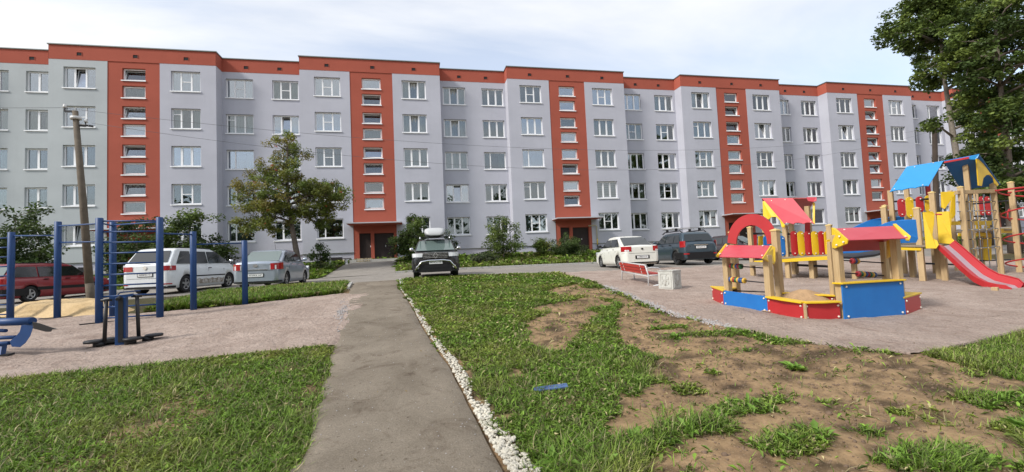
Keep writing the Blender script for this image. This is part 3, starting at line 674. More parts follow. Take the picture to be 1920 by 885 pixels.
for idx, nm in enumerate(names):
    c = CENT[nm]; xl, xr = c-HALF, c+HALF
    if nm == 'A': xl, xr = -24.8, -14.3
    MW = M_GRN if nm in 'Z' else M_LAV
    sx0, sx1 = c-1.7, c+1.58
    wl_, wr_ = (c-4.35, c-2.42), (c+2.3, c+4.23)
    holes = [(a, b, s, s+WH) for a, b in (wl_, wr_) for s in SILL]
    st = []
    for i in range(4): st += [(c-.8, c+.66, 15.77-2.8*i, 15.77-2.8*i+.88), (c-.8, c+.66, 14.48-2.8*i, 14.48-2.8*i+.88)]
    mb = MB(); wall(mb, xl, sx0, Z_PLINTH, Z_BAND, YF, holes); mb.quad((xl, YF, Z_PLINTH), (xl, YR, Z_PLINTH), (xl, YR, Z_BAND), (xl, YF, Z_BAND))
    hb(mb, 'stucco_wall', M_GRN if nm == 'A' else MW)
    mb = MB(); wall(mb, sx1, xr, Z_PLINTH, Z_BAND, YF, holes); mb.quad((xr, YF, Z_PLINTH), (xr, YR, Z_PLINTH), (xr, YR, Z_BAND), (xr, YF, Z_BAND))
    hb(mb, 'stucco_wall', MW)
    # red stair band, 30 mm behind the grey panels, with the doors below
    YS = YF+.03; door_h = [(c-1.28, c-.42, Z_PLINTH-.62, 4.18), (c-.16, c+1.34, Z_PLINTH-.62, 4.16)]
    mb = MB(); wall(mb, sx0, sx1, Z_PLINTH-.62, Z_BAND, YS, st+door_h, depth=.24)
    for xx in (sx0, sx1): mb.quad((xx, YF, Z_PLINTH), (xx, YS, Z_PLINTH), (xx, YS, Z_BAND), (xx, YF, Z_BAND))
    hb(mb, 'stair_wall', M_RED)
    for i, (a, b, z0, z1) in enumerate(st):
        # order top to bottom a0,b0,a1,b1...
        add_window(a, z0, YS, round(b-a, 3), .88, '1o' if OPEN_ST[nm][i] else '1', (1, 'none') if rw.random() < .6 else (1, 'full'), rw.random() < .55)
    # top band with flashing
    mb = MB(); mb.quad((xl, YF-.012, Z_BAND), (xr, YF-.012, Z_BAND), (xr, YF-.012, Z_TOP), (xl, YF-.012, Z_TOP))
    for xx in (xl-.012, xr+.012): mb.quad((xx, YF-.012, Z_BAND), (xx, YR+.1, Z_BAND), (xx, YR+.1, Z_TOP), (xx, YF-.012, Z_TOP))
    mb.quad((xl-.012, YF-.012, Z_BAND), (xr+.012, YF-.012, Z_BAND), (xr+.012, YF+.05, Z_BAND), (xl-.012, YF+.05, Z_BAND)); mb.quad((xl, YF, Z_TOP), (xr, YF, Z_TOP), (xr, YF+13, Z_TOP), (xl, YF+13, Z_TOP))
    hb(mb, 'parapet', M_RED)
    mb = MB(); mb.box(xl-.07, xr+.07, YF-.08, YF+.35, Z_TOP, Z_TOP+.07); mb.box(xl-.07, xl+.3, YF+.35, YR+.3, Z_TOP, Z_TOP+.07); mb.box(xr-.3, xr+.07, YF+.35, YR+.3, Z_TOP, Z_TOP+.07)
    hb(mb, 'roof_flashing', M_FLASH)
    for x in (c-3.4, c+.05, c+3.3): vent(x, 17.52, YF-.012)
    # plinth
    for u0, u1, xx in ((xl, sx0+.4, xl), (sx1-.2, xr, xr)):
        mb = MB(); mb.quad((u0, YF+.05, Z_BASE), (u1, YF+.05, Z_BASE), (u1, YF+.05, Z_PLINTH), (u0, YF+.05, Z_PLINTH)); mb.quad((xx, YF+.05, Z_BASE), (xx, YR+.1, Z_BASE), (xx, YR+.1, Z_PLINTH), (xx, YF+.05, Z_PLINTH)); hb(mb, 'plinth', M_PLI)
    for u0, u1 in ((xl-.03, sx0-.02), (sx1+.02, xr+.03)):
        mb = MB(); mb.box(u0, u1, YF-.03, YF+.06, Z_PLINTH-.05, Z_PLINTH-.005); hb(mb, 'drip_moulding', M_FLASH)
    basement_opening(c-3.0, YF+.05); basement_opening(c+3.6, YF+.05)
    # entrance: recessed doors, canopy, step
    for (a, b, z0, z1), hx in zip(door_h, (.82, .1)):
        mb = MB(); mb.box(a, b, YS+.2, YS+.26, z0, z1); d = hb(mb, 'door', M_DOOR)
        mb = MB()
        if b-a > 1: mb.box((a+b)/2-.008, (a+b)/2+.008, YS+.192, YS+.2, z0, z1); hb(mb, 'door_leaf_joint', M_DARK, d)
        mb = MB(); hxw = a+hx if b-a < 1 else (a+b)/2+.1; mb.box(hxw-.02, hxw+.02, YS+.15, YS+.2, z0+.98, z0+1.1); hb(mb, 'handle', M_PVC, d)
    mb = MB(); mb.box(sx0-.28, sx1+.45, YF-1.5, YF-.005, 4.80, 4.83, 0); mb.box(sx0-.3, sx1+.47, YF-1.55, YF-.006, 4.83, 4.91, 1)
    hb(mb, 'canopy', [M_RED, mat('canopy_metal', (.55, .56, .58), .4, metal=.3)])
    mb = MB(); mb.box(sx0-.1, sx1+.7, YF-1.7, YF+.2, Z_BASE, 2.1); mb.box(sx0+.1, sx1+.5, YF-2.05, YF-1.7, Z_BASE, 1.93); hb(mb, 'entrance_step', M_CONC, None, .01)
    for col, (a, b) in (('l', wl_), ('r', wr_)):
        for fl, s in enumerate(SILL):
            stl, cu, mi = pick(fl, nm+col); add_window(a, s, YF, round(b-a, 3), WH, stl, cu, mi)
    # set-back bay to the right
    if idx+1 < len(names):
        nn = names[idx+1]; x2 = CENT[nn]-HALF if nn != 'A' else -24.8
        if nm == 'A': wins = [(-14.05, -12.12), (-10.75, -8.82)]
        elif nm in 'BC': wins = [(xr+.27, xr+2.2), (xr+3.6, xr+5.53)]
        elif nm == 'Z': wins = [(-29.8, -27.87), (-26.85, -25.5)]
        else: wins = [(xr+1.0, xr+2.1), (xr+3.55, xr+5.4)]
        holes = [(a, b, s, s+WH) for a, b in wins for s in SILL]
        MW2 = M_GRN if nm in 'Z' else M_LAV
        mb = MB(); wall(mb, xr, x2, Z_PLINTH, Z_BAND, YR, holes); hb(mb, 'stucco_wall', MW2)
        mb = MB(); mb.quad((xr, YR-.012, Z_BAND), (x2, YR-.012, Z_BAND), (x2, YR-.012, Z_TOP-.012), (xr, YR-.012, Z_TOP-.012)); mb.quad((xr, YR-.012, Z_BAND), (x2, YR-.012, Z_BAND), (x2, YR+.05, Z_BAND), (xr, YR+.05, Z_BAND)); mb.quad((xr, YR, Z_TOP-.012), (x2, YR, Z_TOP-.012), (x2, YR+12, Z_TOP-.012), (xr, YR+12, Z_TOP-.012))
        hb(mb, 'parapet', M_RED)
        mb = MB(); mb.box(xr+.08, x2-.08, YR-.08, YR+.3, Z_TOP-.01, Z_TOP+.055); hb(mb, 'roof_flashing', M_FLASH)
        mb = MB(); mb.quad((xr, YR+.05, Z_BASE), (x2, YR+.05, Z_BASE), (x2, YR+.05, Z_PLINTH), (xr, YR+.05, Z_PLINTH)); hb(mb, 'plinth', M_PLI)
        mb = MB(); mb.box(xr+.04, x2-.04, YR-.03, YR+.06, Z_PLINTH-.05, Z_PLINTH-.005); hb(mb, 'drip_moulding', M_FLASH)
        for x in (xr+1.7, x2-1.7): vent(x, 17.5, YR-.012)
        basement_opening((xr+x2)/2+.6, YR+.05)
        for q, (a, b) in enumerate(wins):
            for fl, s in enumerate(SILL):
                stl, cu, mi = pick(fl, nm+nn+'ab'[q])
                if b-a < 1.4: stl = '2'
                add_window(a, s, YR, round(b-a, 3), WH, stl, cu, mi)
# back and ends, so the inside stays dark
mb = MB(); X0, X1 = CENT['Z']-HALF, CENT['F']+HALF
mb.quad((X0, YF+13, Z_BASE), (X1, YF+13, Z_BASE), (X1, YF+13, Z_TOP), (X0, YF+13, Z_TOP))
for xx in (X0, X1): mb.quad((xx, YF, Z_BASE), (xx, YF+13, Z_BASE), (xx, YF+13, Z_TOP), (xx, YF, Z_TOP))
hb(mb, 'end_and_rear_wall', M_LAV)
# roof aerials
mb = MB()
for x, h in ((-8.0, 1.1), (24.4, .5), (23.9, .5)):
    mb.tube([(x, YR+2, Z_TOP), (x, YR+2, Z_TOP+h)], .025, 5)
    mb.beam((x-.25, YR+2, Z_TOP+h*.9), (x+.25, YR+2, Z_TOP+h*.9), .02, .02)
hb(mb, 'roof_aerial', M_FLASH)
# yellow gas pipe beside the entrance at the white sedan
gx = CENT['C']+2.0
mb = MB(); mb.tube([(gx-.75, YF-.12, 4.25), (gx-.1, YF-.12, 4.28), (gx, YF-.12, 4.2), (gx, YF-.12, 3.1)], .045, 8, 0); mb.tube([(gx, YF-.12, 3.1), (gx, YF-.12, 2.6)], .05, 8, 1); mb.tube([(gx, YF-.12, 2.6), (gx, YF-.12, 1.9)], .055, 8, 2)
mb.box(gx-.12, gx+.12, YF-.2, YF-.02, 2.0, 2.25, 2)
hb(mb, 'gas_pipe', [mat('pale_yellow_pipe', (.55, .5, .33), .5), mat('yellow_pipe', (.62, .45, .04), .5), mat('black_pipe', (.03, .03, .03), .5)])
# ------------------------------------------------------------------ grass and weeds
M_BLADE = leaf_mat('grass_blade', .55, .3)
def blades(name, x, y, h, w, col, lay=.5, parent=None, zf=None):
    n = len(x); az = RNG.uniform(0, 2*np.pi, n); bend = RNG.uniform(.15, 1.0, n)*lay*2*h; z = (soil_h(x, y) if zf is None else zf(x, y))-.01
    d = np.stack([np.cos(az), np.sin(az)], 1); s = np.stack([-d[:, 1], d[:, 0]], 1)
    hh = h*np.sqrt(np.clip(1-(bend/(h*2.2))**2, .15, 1))
    B = np.stack([x, y, z], 1)
    def pt(t, side, k):
        P = B.copy(); P[:, :2] += d*(bend*t*t)[:, None]+s*(w*side*k/2)[:, None]; P[:, 2] += hh*t*(1.15-.15*t); return P
    V = np.stack([pt(0, -1, 1.), pt(0, 1, 1.), pt(.55, -1, .85), pt(.55, 1, .85), pt(1., 0, 0)], 1).reshape(-1, 3)
    o = (np.arange(n)*5)[:, None]; F = np.concatenate([o+np.array([[0, 1, 3]]), o+np.array([[0, 3, 2]]), o+np.array([[2, 3, 4]])], 1).reshape(-1, 3)
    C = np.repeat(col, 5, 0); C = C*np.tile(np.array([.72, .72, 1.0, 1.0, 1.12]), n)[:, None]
    return V, F, C
def rosette(x, y, L, col, zf=None):
    n = len(x); az = RNG.uniform(0, 2*np.pi, n); el = RNG.uniform(.05, .85, n); z = (soil_h(x, y) if zf is None else zf(x, y))+.004
    d = np.stack([np.cos(az)*np.cos(el), np.sin(az)*np.cos(el), np.sin(el)], 1); s = np.stack([-np.sin(az), np.cos(az), RNG.uniform(-.3, .3, n)], 1)
    B = np.stack([x, y, z], 1); W = L*RNG.uniform(.15, .36, n)
    mid = B+d*(L*.5)[:, None]; mid[:, 2] += L*.12
    tip = B+d*L[:, None]; tip[:, 2] -= L*.12
    V = np.stack([B, mid-s*(W/2)[:, None], tip, mid+s*(W/2)[:, None]], 1).reshape(-1, 3)
    o = (np.arange(n)*4)[:, None]; F = np.concatenate([o+np.array([[0, 1, 2]]), o+np.array([[0, 2, 3]])], 1).reshape(-1, 3)
    return V, F, np.repeat(col, 4, 0)
def join(parts):
    V = []; F = []; C = []; n = 0
    for v, f, c in parts: V.append(v); F.append(f+n); C.append(c); n += len(v)
    return np.concatenate(V), np.concatenate(F), np.concatenate(C)
def green(n, x, y, bright=1.0):
    t = fbm(x*1.3+7, y*1.3, 3, 14); u = RNG.uniform(0, 1, n)
    base = np.array([[.105, .160, .024]]); yel = np.array([[.32, .31, .08]]); fresh = np.array([[.175, .30, .036]]); dead = np.array([[.38, .33, .17]])
    c = base*(1-u[:, None])+fresh*u[:, None]; k = np.clip((t-.45)*3, 0, 1)[:, None]; c = c*(1-k*.5)+yel*k*.5
    q = RNG.random(n) < .16; c[q] = dead*RNG.uniform(.5, 1.1, (q.sum(), 1))
    return c*RNG.uniform(.35, 1.65, (n, 1))*bright
def grow(name, label, x0, x1, y0, y1, n, hmin, hmax, wid, leafn, leafL, sel=None, lay=.6, falloff=True, bright=1.0, zf=None):
    x = RNG.uniform(x0, x1, n)
    y = (y0+(y1-y0)*RNG.random(n)**1.6) if falloff else RNG.uniform(y0, y1, n)
    d, hs = grass_mask(x, y); k = (RNG.random(n) < d) & ~on_hard(x, y, -.06)
    if sel is not None: k &= sel(x, y)
    x, y, hs = x[k], y[k], hs[k]; far = 1+np.clip((y-5)/9, 0, 1.6)
    pat = .65+.7*fbm(x*.9, y*.9+30, 3, 19)
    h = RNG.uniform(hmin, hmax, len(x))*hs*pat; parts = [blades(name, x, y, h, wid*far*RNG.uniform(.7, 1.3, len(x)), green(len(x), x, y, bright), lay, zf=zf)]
    lx = RNG.uniform(x0, x1, leafn); ly = (y0+(y1-y0)*RNG.random(leafn)**1.6) if falloff else RNG.uniform(y0, y1, leafn)
    d, hs = grass_mask(lx, ly); k = (RNG.random(leafn) < d*np.clip((fbm(lx*1.7, ly*1.7, 3, 44)-.3)*3, .1, 1)) & ~on_hard(lx, ly, -.06)
    if sel is not None: k &= sel(lx, ly)
    lx, ly = lx[k], ly[k]
    if len(lx): parts.append(rosette(lx, ly, leafL*RNG.uniform(.5, 1.3, len(lx))*(1+np.clip((ly-5)/12, 0, 1)), green(len(lx), lx, ly, 1.15*bright), zf=zf))
    V, F, C = join(parts)
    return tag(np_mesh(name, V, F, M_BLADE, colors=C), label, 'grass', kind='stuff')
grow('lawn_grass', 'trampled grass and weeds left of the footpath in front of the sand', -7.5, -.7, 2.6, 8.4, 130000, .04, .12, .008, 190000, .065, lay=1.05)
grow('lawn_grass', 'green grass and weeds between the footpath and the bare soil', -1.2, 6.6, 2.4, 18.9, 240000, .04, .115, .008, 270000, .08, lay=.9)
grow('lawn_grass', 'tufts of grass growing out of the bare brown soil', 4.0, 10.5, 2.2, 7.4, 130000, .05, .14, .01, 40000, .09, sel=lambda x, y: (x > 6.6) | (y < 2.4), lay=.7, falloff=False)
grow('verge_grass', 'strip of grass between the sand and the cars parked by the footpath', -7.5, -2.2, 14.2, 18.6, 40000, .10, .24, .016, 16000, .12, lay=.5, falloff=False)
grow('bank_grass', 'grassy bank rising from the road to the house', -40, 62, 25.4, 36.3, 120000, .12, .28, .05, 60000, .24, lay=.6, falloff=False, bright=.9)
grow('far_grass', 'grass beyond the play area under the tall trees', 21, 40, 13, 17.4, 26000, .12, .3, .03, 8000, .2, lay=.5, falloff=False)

# broad-leaved weeds rooted in the bare soil, each a plant of its own
wr_ = random.Random(8); PL = []
for i, (a, b, rx, ry, hh) in enumerate([t for t in TUFTS if t[4] >= .9]):
    for q in range(4):
        cx, cy = a+wr_.uniform(-.8, .8)*rx, b+wr_.uniform(-1, 1)*ry; n = wr_.randint(9, 16)
        lx = cx+RNG.normal(0, .02, n); ly = cy+RNG.normal(0, .02, n); Ls = RNG.uniform(.09, .19, n)*(.7+.4*wr_.random())
        V, F, C = rosette(lx, ly, Ls, np.array([[.17, .30, .045]])*RNG.uniform(.6, 1.4, (n, 1)))
        PL.append((V, F, C))
V, F, C = join(PL); tag(np_mesh('weed_rosettes', V, F, M_BLADE, colors=C), 'broad leaved weeds scattered among the tufts on bare soil', 'weeds', kind='stuff')
# ------------------------------------------------------------------ trees and shrubs
M_LEAF = leaf_mat('tree_leaf', .5, .42)
M_BARK = mat('bark', (.13, .105, .085), .95, var=.3, vscale=5, bump=.8, bscale=14)
M_BARKL = mat('pale_bark', (.23, .20, .165), .95, var=.3, vscale=5, bump=.8, bscale=14)
def leaf_cloud(centres, radii, counts, L, cols, elong=.5, flat=.55, droop=.25):
    Vs = []; Fs = []; Cs = []; n0 = 0
    for c, r, k, col in zip(centres, radii, counts, cols):
        k = int(k)
        p = RNG.normal(0, 1, (k, 3)); p /= np.maximum(np.linalg.norm(p, axis=1, keepdims=True), 1e-6); p *= (RNG.random((k, 1))**.45)*np.asarray(r)[None, :]
        pos = p+np.asarray(c)[None, :]
        nrm = RNG.normal(0, 1, (k, 3)); nrm[:, 2] = np.abs(nrm[:, 2])+flat; nrm += .5*p/np.maximum(np.linalg.norm(p, axis=1, keepdims=True), 1e-6); nrm /= np.linalg.norm(nrm, axis=1, keepdims=True)
        a = RNG.normal(0, 1, (k, 3)); a[:, 2] -= droop; d = a-nrm*(a*nrm).sum(1, keepdims=True); d /= np.maximum(np.linalg.norm(d, axis=1, keepdims=True), 1e-6); s = np.cross(nrm, d)
        l = L*RNG.uniform(.6, 1.35, k); w = l*elong*RNG.uniform(.8, 1.25, k)
        V = np.stack([pos-d*(l/2)[:, None], pos-s*(w/2)[:, None]+nrm*(l*.08)[:, None], pos+d*(l/2)[:, None], pos+s*(w/2)[:, None]+nrm*(l*.08)[:, None]], 1).reshape(-1, 3)
        o = (np.arange(k)*4)[:, None]+n0; F = np.concatenate([o+np.array([[0, 1, 2]]), o+np.array([[0, 2, 3]])], 1).reshape(-1, 3)
        Vs.append(V); Fs.append(F); Cs.append(np.repeat(col[None, :]*RNG.uniform(.6, 1.4, (k, 1))*np.array([[1, 1, 1]]), 4, 0)); n0 += 4*k
    return np.concatenate(Vs), np.concatenate(Fs), np.concatenate(Cs)
def tree(name, label, base, trunk, lobes, nclump, cr, per, L, palette, group=None, bark=None, trunk_r=.16, elong=.5, berries=0, crown='crown', extra=None, twig=.018, seed=1, cat='tree', inner=.35):
    """trunk: points relative to base; lobes: ellipsoids (centre, radii) relative to base that the crown fills"""
    rr = random.Random(seed); base = Vector(base); t = thing(name, base, 0, label, cat, group)
    cl = []
    vol = [l[1][0]*l[1][1]*l[1][2] for l in lobes]
    while len(cl) < nclump:
        c, r = rr.choices(lobes, vol)[0]
        v = Vector((rr.gauss(0, 1), rr.gauss(0, 1), rr.gauss(0, 1))).normalized()*(inner+(1-inner)*rr.random()**.6)
        cl.append(Vector((c[0]+v.x*r[0], c[1]+v.y*r[1], c[2]+v.z*r[2])))
    if extra: cl += [Vector(e) for e in extra]
    mb = MB(); pts = [Vector(p) for p in trunk]; n = len(pts)
    mb.tube(pts, [trunk_r*(1.25 if i == 0 else 1)*(1-.78*i/(n-1)) for i in range(n)], 9)
    hubs = []
    dense = []
    for a, b in zip(pts[:-1], pts[1:]):
        for q in range(6): dense.append(a.lerp(b, q/6))
    lo = len(dense)//3 if name != 'shrub' else 0
    step = max(1, len(cl)//max(6, len(cl)//5))
    for c in cl[::step]:
        cand = [p for p in dense[lo:] if p.z < c.z-.1] or dense[lo:lo+2]
        p = min(cand, key=lambda q: (q-c).length+.35*abs(c.z-q.z)); mid = p.lerp(c, .5)+Vector((rr.uniform(-.12, .12), rr.uniform(-.12, .12), .12*(c-p).length))
        r0 = max(twig*1.6, trunk_r*.34*min(1, (c-p).length/2.2)); mb.tube([p, mid, c], [r0, r0*.6, twig*.7], 6); hubs += [mid, c, p.lerp(mid, .5)]
    for c in cl:
        p = min(hubs, key=lambda q: (q-c).length) if hubs else dense[-1]
        if (p-c).length > .05: mb.tube([p, p.lerp(c, .5)+Vector((0, 0, .05)), c], [twig, twig*.7, twig*.4], 4, caps=False)
    mb.build('trunk', bark or M_BARK, t, fix=False)
    cols = []
    for c in cl:
        k = rr.random(); i = min(int(k*len(palette)), len(palette)-1); cols.append(np.array(palette[i])*rr.uniform(.75, 1.25))
    radii = [np.array([cr*rr.uniform(.6, 1.3), cr*rr.uniform(.6, 1.3), cr*rr.uniform(.45, .9)]) for _ in cl]
    V, F, C = leaf_cloud([np.array(c) for c in cl], radii, [per*rr.uniform(.6, 1.4) for _ in cl], L, cols, elong)
    np_mesh(crown, V, F, M_LEAF, t, C)
    if berries:
        bb = MB()
        for c in rr.sample(cl, min(berries, len(cl))):
            q = c+Vector((rr.uniform(-.3, .3), rr.uniform(-.3, .3), rr.uniform(-.25, .05)))
            for i in range(7): bb.ball(q+Vector((rr.gauss(0, .05), rr.gauss(0, .05), rr.gauss(0, .03))), rr.uniform(.02, .032), 5, 3)
        tag(bb.build('berries', mat('rowan_berry', (.5, .07, .02), .4), t, fix=False), kind='stuff')
    return t
GR_D = [(.048, .080, .022), (.066, .105, .028), (.092, .138, .036)]
GR_M = [(.092, .138, .032), (.13, .182, .042), (.18, .235, .052)]
GR_R = [(.14, .18, .04), (.18, .21, .045), (.22, .235, .052), (.245, .215, .055), (.14, .195, .04)]
GR_Y = [(.13, .17, .03), (.17, .19, .035), (.09, .14, .03)]
def gb(px, Y, py=490): p = atY(px, py, Y); return (p.x, Y, gzf(p.x, Y))
# rowan behind the silver sedan
b = gb(560, 29.5)
tree('rowan_tree', 'rowan tree with red berries standing behind the silver sedan', b, [(0, 0, 0), (-.12, 0, 1.3), (-.32, .05, 2.6), (-.55, .1, 4.2), (-.6, .1, 6.0), (-.55, .1, 7.9)],
     [((-.7, 0, 4.9), (2.9, 2.2, 1.7)), ((-.6, 0, 6.9), (1.6, 1.5, 1.7)), ((-2.0, .2, 3.7), (1.6, 1.4, 1.0)), ((1.4, -.2, 4.6), (1.7, 1.4, 1.1)), ((-1.7, 0, 3.0), (1.7, 1.3, .8)), ((.9, 0, 3.5), (1.4, 1.2, .8))], 230, .46, 125, .155, GR_R, trunk_r=.2, elong=.42, berries=46, seed=4,
     extra=[(2.6, 0, 5.1), (2.2, 0, 5.5), (-3.4, 0, 3.2), (-3.2, 0, 5.0), (-.5, 0, 8.6), (-.7, 0, 8.2), (1.5, 0, 2.9)])
def shrub(px, Y, w, h, label, pal, n=40, per=85, L=.17, cr=.42, seed=1, name='shrub', lobes=None, py=490, elong=.55):
    b = gb(px, Y, py); lob = lobes or [((0, 0, h*.55), (w*.42, w*.4, h*.42)), ((w*.12, 0, h*.3), (w*.46, w*.42, h*.28)), ((-w*.1, 0, h*.35), (w*.42, w*.4, h*.3))]
    return tree(name, label, b, [(0, 0, 0), (.03, .02, h*.3), (-.04, 0, h*.6), (.02, 0, h*.85)], lob, n, cr, per, L, pal, 'shrubs along the house front', None, .05, elong, twig=.012, seed=seed, cat='shrub', inner=.25)
shrub(28, 27.5, 4.2, 4.9, 'tall dark shrub behind the red estate car by the house', GR_D, 95, 105, .17, .55, 11)
shrub(258, 31.5, 3.9, 3.9, 'dark shrub behind the ladder bars in front of the red stair wall', GR_D, 70, 100, .17, .5, 12)
shrub(356, 29.5, 4.1, 4.6, 'broad dark green shrub rising behind the white minivan', GR_M[:2]+GR_D, 105, 110, .17, .52, 13)
shrub(601, 29.8, 1.9, 1.9, 'small dark bush between the silver sedan and the white concrete bench', GR_D, 26, 80, .12, .34, 14)
shrub(775, 31.0, 3.0, 3.5, 'rounded dark shrub behind the black off-roader left of its roof box', GR_M[:2]+GR_D, 75, 105, .16, .48, 15)
shrub(843, 31.5, 1.5, 2.3, 'narrow shrub right of the roof box of the black off-roader', GR_D, 22, 80, .14, .36, 16)
shrub(945, 31.0, 2.9, 3.3, 'loose green shrub below the window left of the second entrance', GR_M, 62, 90, .15, .48, 17, elong=.45)
shrub(1018, 31.5, 1.7, 1.7, 'yellow green bush beside the dark bush near the second entrance', GR_Y, 40, 90, .12, .36, 18)
shrub(1062, 31.0, 2.7, 1.75, 'low dense dark bush in front of the second entrance', GR_D, 70, 120, .10, .38, 19)
shrub(905, 29.0, 2.2, .8, 'low spreading greyish plants beside the black off-roader', [(.10, .12, .06), (.07, .10, .04)], 26, 70, .12, .3, 20)
shrub(1455, 31.0, 3.0, 1.9, 'dark bush glimpsed under the red roof of the play set', GR_D, 30, 80, .14, .4, 21)
# tall trees at the right
b = gb(1818, 20.5, 470)
tree('maple_tree', 'tall maple with a slim pale trunk rising behind the blue play roof', b, [(0, 0, 0), (-.05, 0, 2.5), (-.15, .05, 5.0), (-.32, .1, 8), (-.55, .1, 11), (-.4, .1, 16.5)],
     [((1.0, 0, 13.8), (3.3, 2.6, 3.4)), ((-2.6, .2, 13.4), (2.0, 1.6, 1.2)), ((-1.3, 0, 11.0), (1.6, 1.4, 1.0)), ((2.4, 0, 9.5), (1.9, 1.8, 2.8)), ((-1.1, 0, 7.8), (1.3, 1.1, .5)), ((-1.2, 0, 15.2), (2.4, 1.8, 1.4))], 250, .52, 150, .17, GR_M+GR_M, 'tall trees beside the play area', M_BARKL, .26, .75, seed=31,
     extra=[(-4.6, 0, 13.2), (-4.9, 0, 13.6), (-4.2, 0, 12.9), (-2.9, 0, 10.6), (-2.6, 0, 11.2), (-2.3, 0, 7.6), (-1.8, 0, 7.9)])
b = gb(1905, 17.5, 470)
tree('maple_tree', 'dense dark maple filling the upper right corner of the view', b, [(0, 0, 0), (0, 0, 3), (.1, 0, 6), (.1, 0, 9), (.2, 0, 14)],
     [((.6, 0, 10.5), (3.0, 2.6, 4.2)), ((-.7, 0, 6.6), (1.9, 1.8, 1.9)), ((1.2, 0, 4.4), (2.6, 2.0, 1.8)), ((-.4, 0, 3.9), (1.5, 1.4, 1.0))], 230, .56, 155, .17, GR_D+GR_M, 'tall trees beside the play area', M_BARK, .26, .75, seed=32)
b = gb(1860, 27, 455)
tree('maple_tree', 'shorter dark tree standing between the slim maple and the house', b, [(0, 0, 0), (0, 0, 2.0), (.1, 0, 4.5), (.1, 0, 8)],
     [((0, 0, 6.2), (2.4, 2.2, 2.8)), ((1.6, 0, 4.2), (2.2, 2.0, 1.8))], 110, .7, 110, .26, GR_D, 'tall trees beside the play area', M_BARK, .2, .75, seed=33)
# wood on the far side of the yard, behind the viewer: the lower windows mirror it
def treeline():
    cs = []; rs = []; ks = []; cc = []
    r = random.Random(3)
    for i in range(330):
        x = r.uniform(-55, 75); y = -34+r.uniform(-5, 5); top = 12+5*fbm(np.array([x*.11]), np.array([1.]), 3, 70)[0]+3*math.sin(x*.35)
        z = r.uniform(1.0, top); cs.append(np.array([x, y, z])); rs.append(np.array([2.2, 2.0, 1.6])); ks.append(42); cc.append(np.array(r.choice(GR_D))*r.uniform(.7, 1.2))
    V, F, C = leaf_cloud(cs, rs, ks, 1.0, cc, .7); return tag(np_mesh('treeline', V, F, M_LEAF, colors=C), 'wood at the edge of the yard mirrored in the lower windows', 'wood', kind='stuff')
treeline()
# ------------------------------------------------------------------ parked cars
M_TYRE = mat('tyre_rubber', (.018, .018, .018), .85, bump=.3)
M_RIM = mat('alloy_rim', (.42, .43, .44), .35, metal=.8)
M_STEEL = mat('steel_rim', (.06, .06, .065), .5, metal=.5)
M_CARGL = mat('car_glass', (.012, .016, .016), .06, spec=.8, coat=.4)
M_CARGP = mat('car_glass_pale', (.11, .15, .14), .06, spec=.8, coat=.4)
M_PLAST = mat('black_plastic', (.012, .012, .013), .55, spec=.3)
M_CHROME = mat('chrome', (.7, .7, .72), .15, metal=1)
M_TAIL = mat('tail_light_red', (.38, .012, .015), .2, coat=.5)
M_LAMPC = mat('clear_lamp', (.75, .77, .8), .12, spec=.8, coat=.6)
M_PLATE = mat('plate_white', (.72, .73, .72), .5)
M_INK = mat('plate_ink', (.02, .02, .02), .6)
def paint(name, c, metal=0., rough=.3): return mat(name, c, rough, metal=metal, coat=.6, var=.05, vscale=2.5)
def wheel_meshes(r, w, rim):
    mb = MB(); prof = [(r*.63, -w*.42), (r*.72, -w*.5), (r*.93, -w*.48), (r, -w*.34), (r, w*.34), (r*.93, w*.48), (r*.72, w*.5), (r*.63, w*.42)]; n = 28
    for i in range(n):
        a, b = 2*math.pi*i/n, 2*math.pi*(i+1)/n
        for (r0, y0), (r1, y1) in zip(prof[:-1], prof[1:]):
            mb.poly([(r0*math.cos(a), y0, r0*math.sin(a)), (r1*math.cos(a), y1, r1*math.sin(a)), (r1*math.cos(b), y1, r1*math.sin(b)), (r0*math.cos(b), y0, r0*math.sin(b))], 0, True)
    ty = mb.mesh('tyre', M_TYRE)
    mb = MB(); mb.tube([(0, -w*.2, 0), (0, w*.28, 0)], r*.645, 28, 1); mb.tube([(0, w*.28, 0), (0, w*.40, 0)], [r*.16, r*.13], 12, 0)
    for i in range(5):
        a = 2*math.pi*i/5+.3; d = Vector((math.cos(a), 0, math.sin(a))); mb.beam(d*r*.1+Vector((0, w*.33, 0)), d*r*.63+Vector((0, w*.34, 0)), w*.12, r*.2, 0, up=d.cross(Vector((0, 1, 0))))
    k = 28
    for i in range(k):
        a, b = 2*math.pi*i/k, 2*math.pi*(i+1)/k
        mb.poly([(r*.56*math.cos(a), w*.33, r*.56*math.sin(a)), (r*.655*math.cos(a), w*.40, r*.655*math.sin(a)), (r*.655*math.cos(b), w*.40, r*.655*math.sin(b)), (r*.56*math.cos(b), w*.33, r*.56*math.sin(b))], 0)
    return ty, mb.mesh('rim', [rim, M_PLAST])
